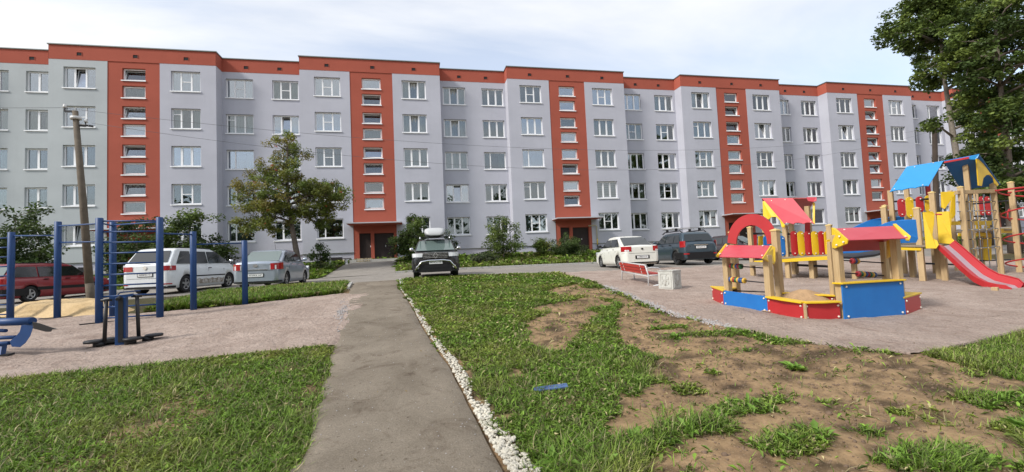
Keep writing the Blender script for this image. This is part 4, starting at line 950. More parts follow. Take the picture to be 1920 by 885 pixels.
def car(label, x, y, heading, S, group='cars parked along the road'):
    L, W, H, wb, wr = S['L'], S['W'], S['H'], S['wb'], S['wr']
    root = thing('parked_car', (x, y, gzf(x, y)+.014), R_(heading), label, 'car', group)
    body_m = S['paint']; prof = S['prof']; pxs = [p[0] for p in prof]; pzs = [p[1] for p in prof]; zs0 = S.get('sill', .2)-.05
    def hw(xx):
        t = abs(xx)/(L/2); return W/2*(1-.02*t**2-.10*max(0, (t-.82)/.18)**2)
    def zb(xx): t = abs(xx)/(L/2); return zs0+.05*max(0, (t-.78)/.22)
    def zt(xx): return float(np.interp(xx, pxs, pzs))
    def ring(xx, k=1.0, dz=0):
        w, b, t = hw(xx)*k, zb(xx)+dz, zt(xx)-dz; h = t-b
        half = [(.86*w, b), (.97*w, b+.05*h), (.995*w, b+.2*h), (1.01*w, b+.5*h), (.99*w, b+.78*h), (.95*w, b+.93*h), (.86*w, t)]
        pts = [(0, b)]+half+[(0, t+.025*k)]+[(-a, c) for a, c in half[::-1]]
        return [(xx, a, c) for a, c in pts]
    st = [-L/2, -L/2+.015, -L/2+.06, -L/2+.16]+list(np.linspace(-L/2+.3, L/2-.3, 26))+[L/2-.16, L/2-.06, L/2-.015, L/2]
    ks = {0: .86, 1: .94, 2: .985, len(st)-1: .86, len(st)-2: .94, len(st)-3: .985}
    mb = MB(); rings = [ring(s, ks.get(i, 1), {0: .07, 1: .03, len(st)-1: .07, len(st)-2: .03}.get(i, 0)) for i, s in enumerate(st)]; n = len(rings[0]); mb.v = [p for r in rings for p in r]
    for i in range(len(st)-1):
        for k in range(n): mb.f.append((i*n+k, i*n+(k+1) % n, (i+1)*n+(k+1) % n, (i+1)*n+k)); mb.m.append(0); mb.sm.append(True)
    mb.f.append(tuple(range(n))); mb.f.append(tuple(range((len(st)-1)*n, len(st)*n))[::-1]); mb.m += [0, 0]; mb.sm += [False, False]
    body = mb.build('body', [body_m, M_PLAST], root)
    wx = [S.get('wxr', -wb/2), S.get('wxr', -wb/2)+wb]
    cut = MB()
    for q in wx: cut.tube([(q, -W, wr*.98), (q, W, wr*.98)], wr*1.17, 26, 1)
    co = cut.build('cutter', [body_m, M_PLAST], root); bo = body.modifiers.new('arches', 'BOOLEAN'); bo.operation = 'DIFFERENCE'; bo.object = co; bo.solver = 'EXACT'
    dg = bpy.context.evaluated_depsgraph_get(); me = bpy.data.meshes.new_from_object(body.evaluated_get(dg)); body.modifiers.clear(); old = body.data; body.data = me; bpy.data.meshes.remove(old); cm = co.data; bpy.data.objects.remove(co); bpy.data.meshes.remove(cm)
    mb = MB(); mb.box(-L/2+.35, L/2-.35, -W/2*.62, W/2*.62, zs0+.02, zs0+.3); mb.build('underbody', M_PLAST, root)
    # cabin
    rbx, rbz = S['rb']; rtx = S['rt']; ftx = S['ft']; fbx, fbz = S['fb']; wB, wR = W/2*S.get('kb', .93), W/2*S.get('kr', .74); zB = min(rbz, fbz)
    def cw(z): return wB+(wR-wB)*np.clip((z-zB)/(H-zB), 0, 1)
    pr = [(rbx, rbz-.03), (rtx-.02, H-.09), (rtx+.12, H-.025), ((rtx+ftx)/2, H), (ftx-.12, H-.025), (ftx+.04, H-.08), (fbx, fbz-.03)]
    mb = MB(); k = len(pr)
    for s in (-1, 1):
        side = [(a, s*cw(b), b) for a, b in pr]+[(fbx, s*cw(zB)*1.0, zB-.1), (rbx, s*cw(zB), zB-.1)]
        mb.poly(side)
    for i in range(k-1):
        (a, b), (c, d) = pr[i], pr[i+1]
        cols = [-1, -.55, 0, .55, 1]
        for u, v in zip(cols[:-1], cols[1:]):
            cz = lambda t, zz: zz+(.03*(1-t*t) if zz > H-.12 else 0)
            mb.poly([(a, u*cw(b), cz(u, b)), (a, v*cw(b), cz(v, b)), (c, v*cw(d), cz(v, d)), (c, u*cw(d), cz(u, d))], 0, True)
    mb.quad((fbx, -cw(zB), zB-.1), (fbx, cw(zB), zB-.1), (fbx, cw(zB), fbz-.03), (fbx, -cw(zB), fbz-.03)); mb.quad((rbx, -cw(zB), zB-.1), (rbx, cw(zB), zB-.1), (rbx, cw(zB), rbz-.03), (rbx, -cw(zB), rbz-.03))
    cab = mb.build('cabin', body_m, root, S.get('round', .05))
    gl = S.get('glass', M_CARGL)
    def xr_(z): return rbx+(rtx-rbx)*(z-rbz)/(H-rbz)
    def xf_(z): return fbx+(ftx-fbx)*(z-fbz)/(H-fbz)
    z0, z1 = max(rbz, fbz)+.0, H-.125; z0 = S.get('wz0', z0)
    edges = [lambda z: xr_(z)+S.get('cpil', .16)]+[(lambda z, q=q: q) for q in S['pil']]+[lambda z: xf_(z)-.10]
    for s in (-1, 1):
        for i in range(len(edges)-1):
            ea, eb = edges[i], edges[i+1]; ga = .03 if i else 0; gb_ = .03 if i < len(edges)-2 else 0
            P = [(ea(z0)+ga, z0), (eb(z0)-gb_, z0), (eb(z1)-gb_, z1), (ea(z1)+ga, z1)]
            mb = MB(); mb.prism(P, lambda a, b: (a, s*(cw(b)+.008), b), lambda a, b: (a, s*(cw(b)-.01), b)); mb.build('side_window', S.get('sglass', gl), cab)
    for nm, (ax, az, bx, bz), kk in (('windscreen', (fbx, fbz, ftx, H), S.get('wsk', .93)), ('rear_window', (rbx, rbz, rtx, H), .86)):
        d = Vector((bx-ax, 0, bz-az)); ln = d.length; d.normalize(); nn = Vector((d.z, 0, -d.x))*(1 if nm == 'windscreen' else -1)
        A = Vector((ax, 0, az))+d*(.05 if nm == 'windscreen' else .05); B = Vector((bx, 0, bz))-d*.14
        q = [(A, -1), (A, 1), (B, 1), (B, -1)]; P1 = [p+nn*.012+Vector((0, sg*(cw(p.z)*kk), 0)) for p, sg in q]; P0 = [p-nn*.02 for p in P1]
        mb = MB(); mb.poly(P1); mb.poly(P0[::-1])
        for i in range(4): mb.quad(P1[i], P1[(i+1) % 4], P0[(i+1) % 4], P0[i])
        mb.build(nm, S.get('fglass' if nm == 'windscreen' else 'rglass', gl), cab)
    # perimeter bands: plan path at offset off
    def edge(u0, u1, off, n=14):
        """u: -1 rear right .. along plan; u in metres from rear centre round the corner on the +y side"""
        out = []
        for u in np.linspace(u0, u1, n):
            wr_ = hw(-L/2)*.86
            if u <= wr_: out.append((-L/2-off, u))
            else:
                xx = -L/2+(u-wr_); kf = float(np.interp(xx, [-L/2, -L/2+.015, -L/2+.06, -L/2+.16], [.86, .94, .985, 1])); out.append((xx-off*.3*max(0, 1-(u-wr_)*8), hw(xx)*kf+off))
        return out
    def patch(nm, u0, u1, z0, z1, material, off=.008, end=-1, both=True, parent=None, top=None):
        for s in ((-1, 1) if both else (1,)):
            e = edge(u0, u1, off); mb = MB(); nn = len(e)
            for i in range(nn-1):
                (a, b), (c, d) = e[i], e[i+1]; t0 = z1 if top is None else z1+(top-z1)*i/(nn-1); t1 = z1 if top is None else z1+(top-z1)*(i+1)/(nn-1)
                f = -end; a, c = a*f, c*f
                mb.poly([(a, s*b, z0), (c, s*d, z0), (c, s*d, t1), (a, s*b, t0)], 0, True)
                I = .03; mb.poly([(a-(-I if f > 0 else I)*1, s*max(b-I, 0), z0), (c-(-I if f > 0 else I), s*max(d-I, 0), z0), (c-(-I if f > 0 else I), s*max(d-I, 0), t1), (a-(-I if f > 0 else I), s*max(b-I, 0), t0)], 0, True)
            mb.build(nm, material, parent or root, fix=False)
    S['detail'](locals())
    # wheels
    ty, ri = wheel_meshes(wr, S.get('ww', .2), S.get('rim', M_RIM))
    for q in wx:
        for s in (-1, 1):
            w = link('wheel', None, root, (q, s*(W/2-S.get('ww', .2)/2-.02), wr)); w.rotation_euler = (0, 0, 0 if s > 0 else math.pi); link('tyre', ty, w); link('rim', ri, w)
    # mirrors, handles, door joints
    for s in (-1, 1):
        mb = MB(); mxx = fbx-S.get('mir', .32); mb.ball((mxx, s*(W/2+.06), z0+.09), (.06, .10, .07), 10, 6); mb.beam((mxx+.03, s*(W/2*.86), z0+.03), (mxx, s*(W/2+.04), z0+.06), .05, .05); mb.build('mirror', S.get('mirm', body_m), root)
        for hx in S['handles']:
            mb = MB(); zz = S.get('hz', z0-.1); mb.box(hx-.09, hx+.09, s*(hw(hx)*.99)-.012, s*(hw(hx)*.99)+.02, zz-.015, zz+.015); mb.build('door_handle', S.get('hm', body_m), root)
        for jx in S['joints']:
            mb = MB(); w_ = hw(jx); mb.box(jx-.006, jx+.006, min(s*w_*.95, s*(w_*.998)), max(s*w_*.95, s*(w_*.998)), zs0+.16, zt(jx)-.17); mb.build('door_joint', M_PLAST, root)
    def ptop(): pass
    return root
def plate(root, body_text, xx, zz, end, size=.085, lean=0):
    mb = MB(); mb.box(min(xx, xx+end*.012), max(xx, xx+end*.012), -.26, .26, zz-.056, zz+.056, 0); o = mb.build('number_plate', M_PLATE, root)
    M = Matrix.Translation((xx+end*.0135, 0, zz)) @ Matrix.Rotation(math.pi/2*end, 4, 'Z') @ Matrix.Rotation(math.pi/2, 4, 'X')
    text(body_text, size, M_INK, o, M, 'plate_lettering', .0005)
    mb = MB(); mb.box(min(xx, xx+end*.006), max(xx, xx+end*.006), -.285, .285, zz-.075, zz+.075); mb.build('plate_holder', M_PLAST, root)
def emblem(root, pts, xx, zz, end, material=None):
    mb = MB(); mb.prism(pts, lambda a, b: (xx, a, zz+b), lambda a, b: (xx+end*.012, a, zz+b)); mb.build('emblem', material or M_CHROME, root)
def oval(a, b, n=16): return [(a*math.cos(2*math.pi*i/n), b*math.sin(2*math.pi*i/n)) for i in range(n)]

# --- silver sedan, seen from behind
def d_silver(E):
    L, W, root, patch = E['L'], E['W'], E['root'], E['patch']
    patch('tail_light', .52, 1.05, .70, .93, M_TAIL, off=.014, top=.96); patch('reversing_lamp', .50, .66, .71, .86, M_LAMPC, off=.012)
    patch('bumper_joint', 0, .95, .665, .675, M_PLAST, off=.004); patch('lower_lip', 0, .95, .22, .28, M_PLAST, off=.006)
    mb = MB(); mb.box(-L/2-.02, -L/2, -.42, .42, .70, .725); mb.build('boot_trim', M_CHROME, root)
    plate(root, 'P737KX 147', -L/2-.01, .50, -1); emblem(root, oval(.09, .055), -L/2-.012, .86, -1)
    mb = MB(); mb.tube([(-.55, -.2, 1.45), (-.85, -.25, 1.85)], .006, 5); mb.build('aerial', M_PLAST, root)
    patch('headlight', .5, 1.0, .62, .8, M_LAMPC, end=1)
SEDAN = dict(L=4.34, W=1.70, H=1.49, wb=2.48, wr=.295, sill=.2, wxr=-1.28, prof=[(-2.2, .98), (-1.95, 1.02), (-1.2, .99), (.9, .93), (1.3, .88), (1.9, .76), (2.2, .62)], rb=(-1.72, 1.0), rt=-.85, ft=.36, fb=(1.30, .93), pil=[-.92, -.12], cpil=.38, handles=[-.72, .15], joints=[-1.0, -.15, .85])
car('silver grey sedan parked tail first beside the grass strip', -5.85, 20.5, 88, dict(SEDAN, paint=paint('silver_paint', (.36, .41, .47), .5, .32), detail=d_silver, rglass=M_CARGP, fglass=M_CARGP))
# --- white minivan
def d_van(E):
    L, W, root, patch = E['L'], E['W'], E['root'], E['patch']
    patch('tail_light', .45, 1.0, .88, 1.06, M_TAIL, off=.014); patch('reflector', .62, .85, .36, .40, M_TAIL, off=.012)
    plate(root, 'A858MO 47', -L/2-.012, .74, -1); emblem(root, oval(.07, .07), -L/2-.012, 1.0, -1); patch('bumper_joint', 0, .95, .60, .61, M_PLAST, off=.004)
    patch('lower_lip', 0, 1.0, .22, .30, M_PLAST, off=.006)
    for s in (-1, 1):
        mb = MB(); mb.tube([(-1.7, s*.62, 1.69), (-1.5, s*.60, 1.765), (.3, s*.60, 1.77), (.6, s*.60, 1.70)], .018, 6); mb.build('roof_rail', M_PLAST, root)
        mb = MB(); mb.box(-1.0, 1.05, s*(W/2*1.0)-.012, s*(W/2*1.0)+.018, .60, .65); mb.build('side_moulding', M_PLAST, root)
    mb = MB(); n = 14
    for i in range(n):
        a = -.95+1.9*i/n; b = -.95+1.9*(i+1)/n; mb.poly([(a, -E['hw'](a)-.004, .30), (b, -E['hw'](b)-.004, .30), (b, -E['hw'](b)-.004, .50+.03*math.sin(i*2)), (a, -E['hw'](a)-.004, .50+.03*math.sin(i*2-2))], 0)
    o = mb.build('mud_splash', mat('dried_mud', (.23, .19, .15), .95, color2=(.5, .48, .44), c2scale=5), root, fix=False)
    mb = MB(); mb.box(-L/2-.03, -L/2+.02, -.1, .35, 1.17, 1.2); mb.build('rear_wiper', M_PLAST, root)
    patch('headlight', .5, 1.1, .7, .9, M_LAMPC, end=1)
car('white minivan with mud splashed side parked between the red estate and silver sedan', -9.55, 21.45, 80, dict(L=4.63, W=1.84, H=1.75, wb=2.79, wr=.335, ww=.21, sill=.22, wxr=-1.42, paint=paint('white_paint', (.70, .73, .74), 0, .3), prof=[(-2.4, 1.12), (-1.5, 1.14), (1.0, 1.08), (1.6, 1.04), (2.0, .92), (2.25, .76), (2.4, .66)],
     rb=(-2.22, 1.16), rt=-1.78, ft=.50, fb=(1.72, 1.06), pil=[-1.0, -.02], cpil=.34, kb=.95, kr=.76, handles=[-.95, .02], joints=[-1.1, -.08, .98], hm=M_PLAST, hz=.94, detail=d_van, wz0=1.13, mirm=M_CHROME))
# --- dark red estate
def d_red(E):
    L, W, root, patch = E['L'], E['W'], E['root'], E['patch']
    patch('tail_light', .45, .95, .72, .90, M_TAIL, off=.014); patch('rear_bumper', 0, 1.5, .26, .52, M_PLAST, off=.03); plate(root, 'K402TE 47', -L/2-.03, .62, -1)
    for s in (-1, 1):
        mb = MB(); mb.tube([(-1.85, s*.58, 1.42), (-1.65, s*.58, 1.48), (.1, s*.58, 1.485), (.3, s*.58, 1.42)], .018, 6); mb.build('roof_rail', M_PLAST, root)
        mb = MB(); mb.box(-1.1, 1.1, s*(W/2)-.012, s*(W/2)+.012, .44, .56); mb.build('side_moulding', M_PLAST, root)
    patch('headlight', .5, .95, .6, .76, M_LAMPC, end=1); patch('front_bumper', 0, 1.2, .26, .5, M_PLAST, off=.03, end=1)
car('dark red estate car parked behind the yellow sand heap', -15.0, 22.0, 78, dict(L=4.55, W=1.70, H=1.47, wb=2.62, wr=.30, sill=.2, wxr=-1.32, paint=paint('dark_red_paint', (.22, .012, .018), 0, .32), prof=[(-2.3, .92), (-1.2, .93), (1.0, .90), (1.4, .87), (2.0, .78), (2.3, .66)],
     rb=(-2.15, .95), rt=-1.75, ft=.35, fb=(1.12, .90), pil=[-1.0, -.18], cpil=.16, kb=.94, kr=.76, handles=[-.75, .1], joints=[-1.08, -.15, .82], hm=M_PLAST, detail=d_red, sglass=M_CARGL, rglass=M_CARGP))
# --- black off-roader facing the footpath, with roof box
def d_suv(E):
    L, W, H, root, patch = E['L'], E['W'], E['H'], E['root'], E['patch']; X = L/2
    patch('headlight', .52, 1.02, .83, .98, M_LAMPC, end=1, off=.014); patch('front_bumper', 0, 1.6, .24, .52, M_PLAST, off=.012, end=1)
    mb = MB(); mb.box(X-.05, X+.012, -.50, .50, .78, .98); g = mb.build('grille', M_PLAST, root)
    for zz in (.80, .86, .92, .975):
        mb = MB(); mb.box(X+.012, X+.03, -.48, .48, zz-.012, zz+.006); mb.build('grille_bar', M_CHROME, g)
    mb = MB(); d = .12
    for a, b in (((0, d), (.085, 0)), ((.085, 0), (0, -d)), ((0, -d), (-.085, 0)), ((-.085, 0), (0, d))):
        mb.beam((X+.04, a[0], .885+a[1]), (X+.04, b[0], .885+b[1]), .02, .035, up=(1, 0, 0))
    mb.build('emblem', M_CHROME, root)
    plate(root, 'B614CX 147', X+.03, .60, 1)
    mb = MB(); mb.tube([(X+.02, -.80, .33), (X+.04, -.56, .64), (X+.045, -.3, .68), (X+.045, .3, .68), (X+.04, .56, .64), (X+.02, .80, .33)], .04, 8); mb.build('bumper_trim', M_CHROME, root)
    mb = MB(); mb.box(X-.02, X+.022, -.48, .48, .38, .52); mb.build('air_intake', M_PLAST, root)
    for s in (-1, 1):
        mb = MB(); mb.tube([(X-.03, s*.72, .43), (X+.03, s*.72, .43)], .06, 12); mb.build('fog_lamp', M_LAMPC, root)
        mb = MB(); mb.tube([(-1.3, s*.62, 1.64), (-1.1, s*.63, 1.71), (.5, s*.63, 1.71), (.75, s*.62, 1.62)], .03, 6); mb.build('roof_rail', M_CHROME, root)
        for q in (-1.35, 1.32):
            a = MB(); pts = [(q+.40*math.cos(t), s*(W/2+.0), .33+.40*math.sin(t)) for t in np.linspace(.05, math.pi-.05, 12)]; a.tube(pts, .035, 6); a.build('arch_trim', M_PLAST, root)
    for q in (-.7, .2):
        mb = MB(); mb.box(q-.03, q+.03, -.66, .66, 1.72, 1.75); mb.build('roof_bar', M_PLAST, root)
    mb = MB(); secs = [(-1.25, .25, .5), (-1.15, .40, .85), (-.6, .45, 1.0), (.2, .45, 1.0), (.55, .43, .9), (.75, .36, .45), (.8, .25, .15)]; n = 14; z0 = 1.77
    for (q, w, h) in secs:
        for i in range(n):
            t = 2*math.pi*i/n; c, s_ = math.cos(t), math.sin(t); mb.v.append((q, w*abs(c)**.55*(1 if c > 0 else -1), z0+.18*h+.18*h*abs(s_)**.6*(1 if s_ > 0 else -1)))
    for k in range(len(secs)-1):
        for i in range(n): mb.f.append((k*n+i, k*n+(i+1) % n, (k+1)*n+(i+1) % n, (k+1)*n+i)); mb.m.append(0); mb.sm.append(True)
    mb.f += [tuple(range(n)), tuple(range((len(secs)-1)*n, len(secs)*n))[::-1]]; mb.m += [0, 0]; mb.sm += [False, False]
    mb.build('roof_box', mat('roof_box_plastic', (.46, .47, .47), .5), root)
    patch('tail_light', .55, 1.0, .8, 1.05, M_TAIL, off=.014)
DUST = dict(L=4.34, W=1.86, H=1.62, wb=2.67, wr=.345, ww=.22, sill=.26, wxr=-1.35, prof=[(-2.3, 1.05), (-1.2, 1.08), (.9, 1.06), (1.25, 1.05), (1.9, 1.0), (2.2, .86)], rb=(-2.0, 1.1), rt=-1.72, ft=.28, fb=(1.1, 1.08), pil=[-1.05, -.12], cpil=.3, kb=.93, kr=.74, handles=[-.8, .1], joints=[-1.08, -.1, .9], hm=M_PLAST, wz0=1.1, mir=.25)
car('black off-roader with white roof box facing the end of the footpath', .80, 20.1, -92, dict(DUST, paint=paint('black_paint', (.012, .012, .013), .2, .25), detail=d_suv, mirm=M_CHROME, fglass=M_CARGP))
# --- white sedan beside the bench
def d_wsed(E):
    L, W, root, patch = E['L'], E['W'], E['root'], E['patch']
    patch('tail_light', .50, 1.0, .76, .98, M_TAIL, off=.014); patch('indicator', .55, .74, .76, .83, M_LAMPC, off=.013)
    mb = MB(); mb.box(-L/2-.012, -L/2+.1, -.33, .33, .42, .57); mb.build('plate_recess', M_PLAST, root); plate(root, 'C988AX 47', -L/2-.016, .50, -1)
    emblem(root, oval(.05, .04), -L/2-.012, .86, -1, M_PLAST); patch('bumper_joint', 0, .95, .665, .675, M_PLAST, off=.004); patch('lower_lip', 0, .95, .22, .28, M_PLAST, off=.006)
    patch('headlight', .5, 1.0, .6, .8, M_LAMPC, end=1)
car('cream white sedan parked behind the red bench', 10.0, 20.3, 85, dict(SEDAN, L=4.26, paint=paint('cream_white_paint', (.72, .72, .65), 0, .3), detail=d_wsed, mirm=M_PLAST, rglass=M_CARGL))
# --- blue grey off-roader with roof bars
def d_suv2(E):
    L, W, root, patch = E['L'], E['W'], E['root'], E['patch']
    patch('tail_light', .72, 1.02, .86, 1.16, M_TAIL, off=.014); patch('rear_bumper', 0, 1.5, .28, .60, M_PLAST, off=.012); patch('reflector', .62, .78, .5, .56, M_TAIL, off=.02)
    plate(root, 'O816AT 47', -L/2-.014, .84, -1); mb = MB(); mb.box(-L/2-.03, -L/2, -.36, .36, .93, .98); mb.build('boot_trim', M_CHROME, root)
    mb = MB(); mb.box(-L/2-.012, -L/2+.01, -.05, .3, 1.16, 1.19); mb.build('rear_wiper', M_PLAST, root)
    for s in (-1, 1):
        mb = MB(); mb.tube([(-1.6, s*.62, 1.60), (-1.4, s*.63, 1.70), (.3, s*.63, 1.71), (.6, s*.62, 1.62)], .028, 6); mb.build('roof_rail', M_PLAST, root)
    for q in (-1.0, 0):
        mb = MB(); mb.box(q-.03, q+.03, -.86, .86, 1.84, 1.865); b_ = mb.build('roof_bar', M_CHROME, root)
        for s in (-1, 1): mb = MB(); mb.box(q-.05, q+.05, s*.63-.05, s*.63+.05, 1.69, 1.84); mb.build('bar_foot', M_PLAST, b_)
    patch('headlight', .5, 1.0, .8, 1.0, M_LAMPC, end=1)
car('blue grey off-roader with empty roof bars parked right of the white sedan', 13.75, 21.4, 84, dict(DUST, paint=paint('blue_grey_paint', (.055, .085, .11), .45, .3), detail=d_suv2, rim=M_STEEL, rglass=M_CARGL))
# --- dark maroon car mostly hidden by the play set
def d_mar(E):
    L, W, root, patch = E['L'], E['W'], E['root'], E['patch']
    patch('headlight', .5, 1.0, .6, .8, M_LAMPC, end=1); patch('tail_light', .52, 1.0, .70, .93, M_TAIL, off=.014); plate(root, 'H275OK 47', L/2+.01, .48, 1)
car('dark maroon car half hidden behind the red arch of the sandbox', 18.6, 23.6, -62, dict(SEDAN, paint=paint('maroon_paint', (.022, .010, .012), .3, .28), detail=d_mar, fglass=M_CARGP))
# ------------------------------------------------------------------ workout area
M_BLUE = mat('blue_enamel', (.005, .046, .165), .5, var=.12, vscale=4)
M_BLK = mat('black_rubber_paint', (.014, .014, .016), .5)
def gp(x, y, dz=0): return Vector((x, y, gzf(x, y)+dz))
wf = thing('pull_up_station', gp(-7.5, 13.4), 0, 'blue pull-up bars and ladder of round posts standing on the sand', 'workout bars')
WO = Vector(wf.location)
POSTS = [((-12.05, 15.25), 2.4), ((-10.9, 14.83), 2.4), ((-9.54, 14.4), 2.62), ((-7.54, 12.66), 2.56), ((-7.94, 13.85), 2.52), ((-6.33, 12.81), 2.54), ((-6.07, 13.93), 2.18), ((-4.94, 14.4), 1.87)]
PB = []
for (x, y), h in POSTS:
    b = gp(x, y)-WO; PB.append((b, h)); mb = MB(); mb.tube([b+Vector((0, 0, -.25)), b+Vector((0, 0, h-.01)), b+Vector((0, 0, h))], [.076, .076, .066], 16); p = mb.build('post', M_BLUE, wf)
for i in (2, 3):
    b = PB[i][0]; mb = MB(); mb.beam(b+Vector((-.32, -.12, .02)), b+Vector((.30, .10, .03)), .10, .02); mb.build('foot_plate', M_BLK, wf)
def bar(i, j, zi, zj=None, r=.019):
    a, b = PB[i][0]+Vector((0, 0, zi)), PB[j][0]+Vector((0, 0, zi if zj is None else zj)); mb = MB(); mb.tube([a, b], r, 8); mb.build('bar', M_BLUE, wf)
for k in range(10): bar(3, 5, 2.48-.262*k, 2.45-.262*k)
for k in range(9): bar(0, 1, 2.25-.262*k, 2.25-.262*k)
bar(1, 2, 2.30, 2.24); bar(2, 3, 2.50, 2.42); bar(2, 4, 2.05, 2.0); bar(3, 4, 2.44, 2.42); bar(4, 5, 2.44, 2.42); bar(5, 6, 2.13, 2.10); bar(6, 7, 1.82, 1.80)
a = PB[3][0]; mb = MB(); mb.tube([PB[3][0]+Vector((.02, .05, .62)), PB[3][0]+Vector((.30, .12, .64)), PB[3][0]+Vector((.36, .14, .72)), PB[3][0]+Vector((.80, .12, .74))], .016, 8); mb.build('step_bar', M_BLUE, wf)

tw = thing('waist_twister', gp(-5.34, 9.56), R_(14), 'black waist twister with turning foot discs round a short blue post', 'workout machine')
mb = MB(); mb.box(-.085, .085, -.085, .085, -.15, .90); mb.build('post', M_BLUE, tw, .01)
mb = MB(); mb.box(-.03, .05, -.10, -.087, .06, .90); mb.build('post_stripe', M_BLK, tw)
mb = MB(); mb.beam((-.17, 0, .90), (.18, .02, .93), .10, .05); mb.build('top_beam', M_BLUE, tw)
for x, y, h in ((-.235, -.02, .86), (.235, .05, .90)):
    mb = MB(); mb.tube([(x*1.12, y, .10), (x, y, h)], .034, 10); mb.build('handle_post', M_BLK, tw)
    mb = MB(); mb.tube([(x*1.35, y-.02, h), (x*.62, y, h+.005)], .026, 8); mb.build('hand_grip', M_BLK, tw)
mb = MB(); mb.tube([(-.02, -.2, .87), (-.02, -.04, .90)], .03, 8); mb.build('hand_grip', M_BLK, tw)
for x, y in ((-.44, .02), (-.24, .20), (.20, -.10), (.48, .22)):
    mb = MB(); mb.beam((0, 0, .09), (x, y, .09), .05, .04); mb.build('arm', M_BLK, tw)
    mb = MB(); mb.tube([(x, y, .085), (x, y, .12), (x, y, .135)], [.155, .16, .145], 24); mb.build('foot_disc', M_BLK, tw)
    mb = MB(); mb.tube([(x*.8, y*.8, .02), (x*.8, y*.8, .09)], .10, 14); mb.build('bearing', M_BLK, tw)

tw.scale = (.9, .9, .97)
D = 7.55
lm = thing('workout_bench', gp(*atd(5, 640, D)[:2]), 0, 'blue tubular workout machine with a black pad cut by the left edge', 'workout machine')
LO = Vector(lm.location)
def L(px, py, dd=0): return atd(px, py, D+dd)-LO
mb = MB(); mb.tube([L(-60, 606, .2), L(61, 602)], .066, 16); mb.build('roller', M_BLUE, lm)
mb = MB(); mb.tube([L(-60, 618, .3), L(11, 620, .1)], .03, 12); mb.build('tube', M_BLUE, lm)
mb = MB(); mb.tube([L(-60, 636, .2), L(30, 632)], .032, 12); mb.build('tube', M_BLUE, lm)
mb = MB(); mb.tube([L(-60, 648, .2), L(18, 643)], .034, 12); mb.build('tube', M_BLUE, lm)
ol = [(40, 610), (61, 606), (62, 615), (57, 630), (48, 643), (38, 651), (22, 650), (18, 640), (30, 630), (37, 622)]
mb = MB(); mb.prism(ol, lambda a, b: L(a, b, -.03), lambda a, b: L(a, b, .05)); mb.build('side_plate', M_BLUE, lm, .004)
mb = MB(); mb.prism([(61, 603), (75, 606), (98, 614), (110, 617), (98, 618), (96, 622), (86, 622), (62, 616)], lambda a, b: L(a, b, -.12), lambda a, b: L(a, b, .22)); mb.build('pad', M_BLK, lm, .006)
b = L(0, 668); mb = MB(); mb.beam(L(2, 645, .1), Vector((b.x-.02, b.y, gzf(b.x+LO.x, b.y+LO.y)-LO.z)), .12, .09, up=(0, 1, 0)); mb.build('leg', M_BLUE, lm)
mb = MB(); q = Vector((b.x, b.y, gzf(b.x+LO.x, b.y+LO.y)-LO.z+.02)); mb.beam(q+Vector((-.3, 0, 0)), q+Vector((.14, .03, .01)), .14, .03); mb.build('foot_plate', M_BLK, lm)

# heap of yellow sand
def heap(name, cx, cy, rx, ry, h, material, seed, parent=None, base=None, rot=0, flat=0.0):
    n, k = 48, 14; V = []; F = []
    for i in range(k+1):
        r = i/k
        for j in range(n):
            t = 2*math.pi*j/n; e = 1+.22*(fbm(np.array([math.cos(t)*1.5+5]), np.array([math.sin(t)*1.5]), 3, seed)[0]-.5)
            x, y = rx*r*e*math.cos(t), ry*r*e*math.sin(t); x, y = cx+x*math.cos(rot)-y*math.sin(rot), cy+x*math.sin(rot)+y*math.cos(rot)
            z = h*(1-smooth(flat, 1.0, np.array(r))**.8)+(fbm(np.array([x*4]), np.array([y*4]), 4, seed+1)[0]-.5)*.13*min(1, 3*(1-r)+.1); V.append((x, y, (gzf(x, y) if base is None else base)+z-.03*(r > .99)))
    for i in range(k):
        for j in range(n): F.append((i*n+j, (i+1)*n+j, (i+1)*n+(j+1) % n, i*n+(j+1) % n))
    return np_mesh(name, np.array(V), np.array(F), material, parent, smooth=True)
tag(heap('sand_heap', -10.2, 15.7, 2.5, .9, .33, M_YSAND, 5, rot=-.46, flat=.55), 'low heap of yellow sand behind the pull-up bars', 'sand heap', kind='stuff')

# ------------------------------------------------------------------ utility poles and wires
M_POLE = mat('weathered_pole', (.125, .102, .076), .95, var=.3, vscale=4, bump=.7, bscale=12)
M_POLED = mat('dark_pole', (.075, .055, .042), .95, var=.25, vscale=4, bump=.7, bscale=12)
M_WIRE = mat('wire', (.10, .10, .11), .6)
M_PORC = mat('porcelain', (.6, .6, .58), .3)
pb = G(172, 567); dp = float((np.array(pb)-np.array([0, 0, CAM_Z])) @ AX_F); pt = atd(141, 208, dp)
pole = thing('utility_pole', pb, 0, 'leaning weathered wooden utility pole beside the red estate car', 'pole', 'utility poles')
t_ = pt-pb; mb = MB(); mb.tube([(0, 0, -.4), t_*.5, t_], [.125, .105, .08], 14); mb.build('pole_shaft', M_POLE, pole)
mb = MB(); mb.tube([(.02, -.02, -.3), Vector((.02, -.06, 0))+t_*.10], .12, 12); mb.build('pole_stub', M_POLE, pole)
for off, ln in ((Vector((-.3, 0, -.02)), .35), (Vector((.28, .05, -.5)), .4)):
    mb = MB(); mb.beam(t_+Vector((0, 0, off.z)), t_+off, .05, .06); mb.tube([t_+off+Vector((0, 0, -.02)), t_+off+Vector((0, 0, .14))], .022, 6); br = mb.build('bracket', M_BLK, pole)
    mb = MB(); mb.tube([t_+off+Vector((0, 0, .12)), t_+off+Vector((0, 0, .16)), t_+off+Vector((0, 0, .24))], [.045, .055, .035], 10); mb.build('insulator', M_PORC, br)
mb = MB(); mb.tube([t_+Vector((.2, -.1, -.5)), t_+Vector((.55, -.05, -.54))], .035, 10); mb.build('cable_joint', M_BLK, pole)
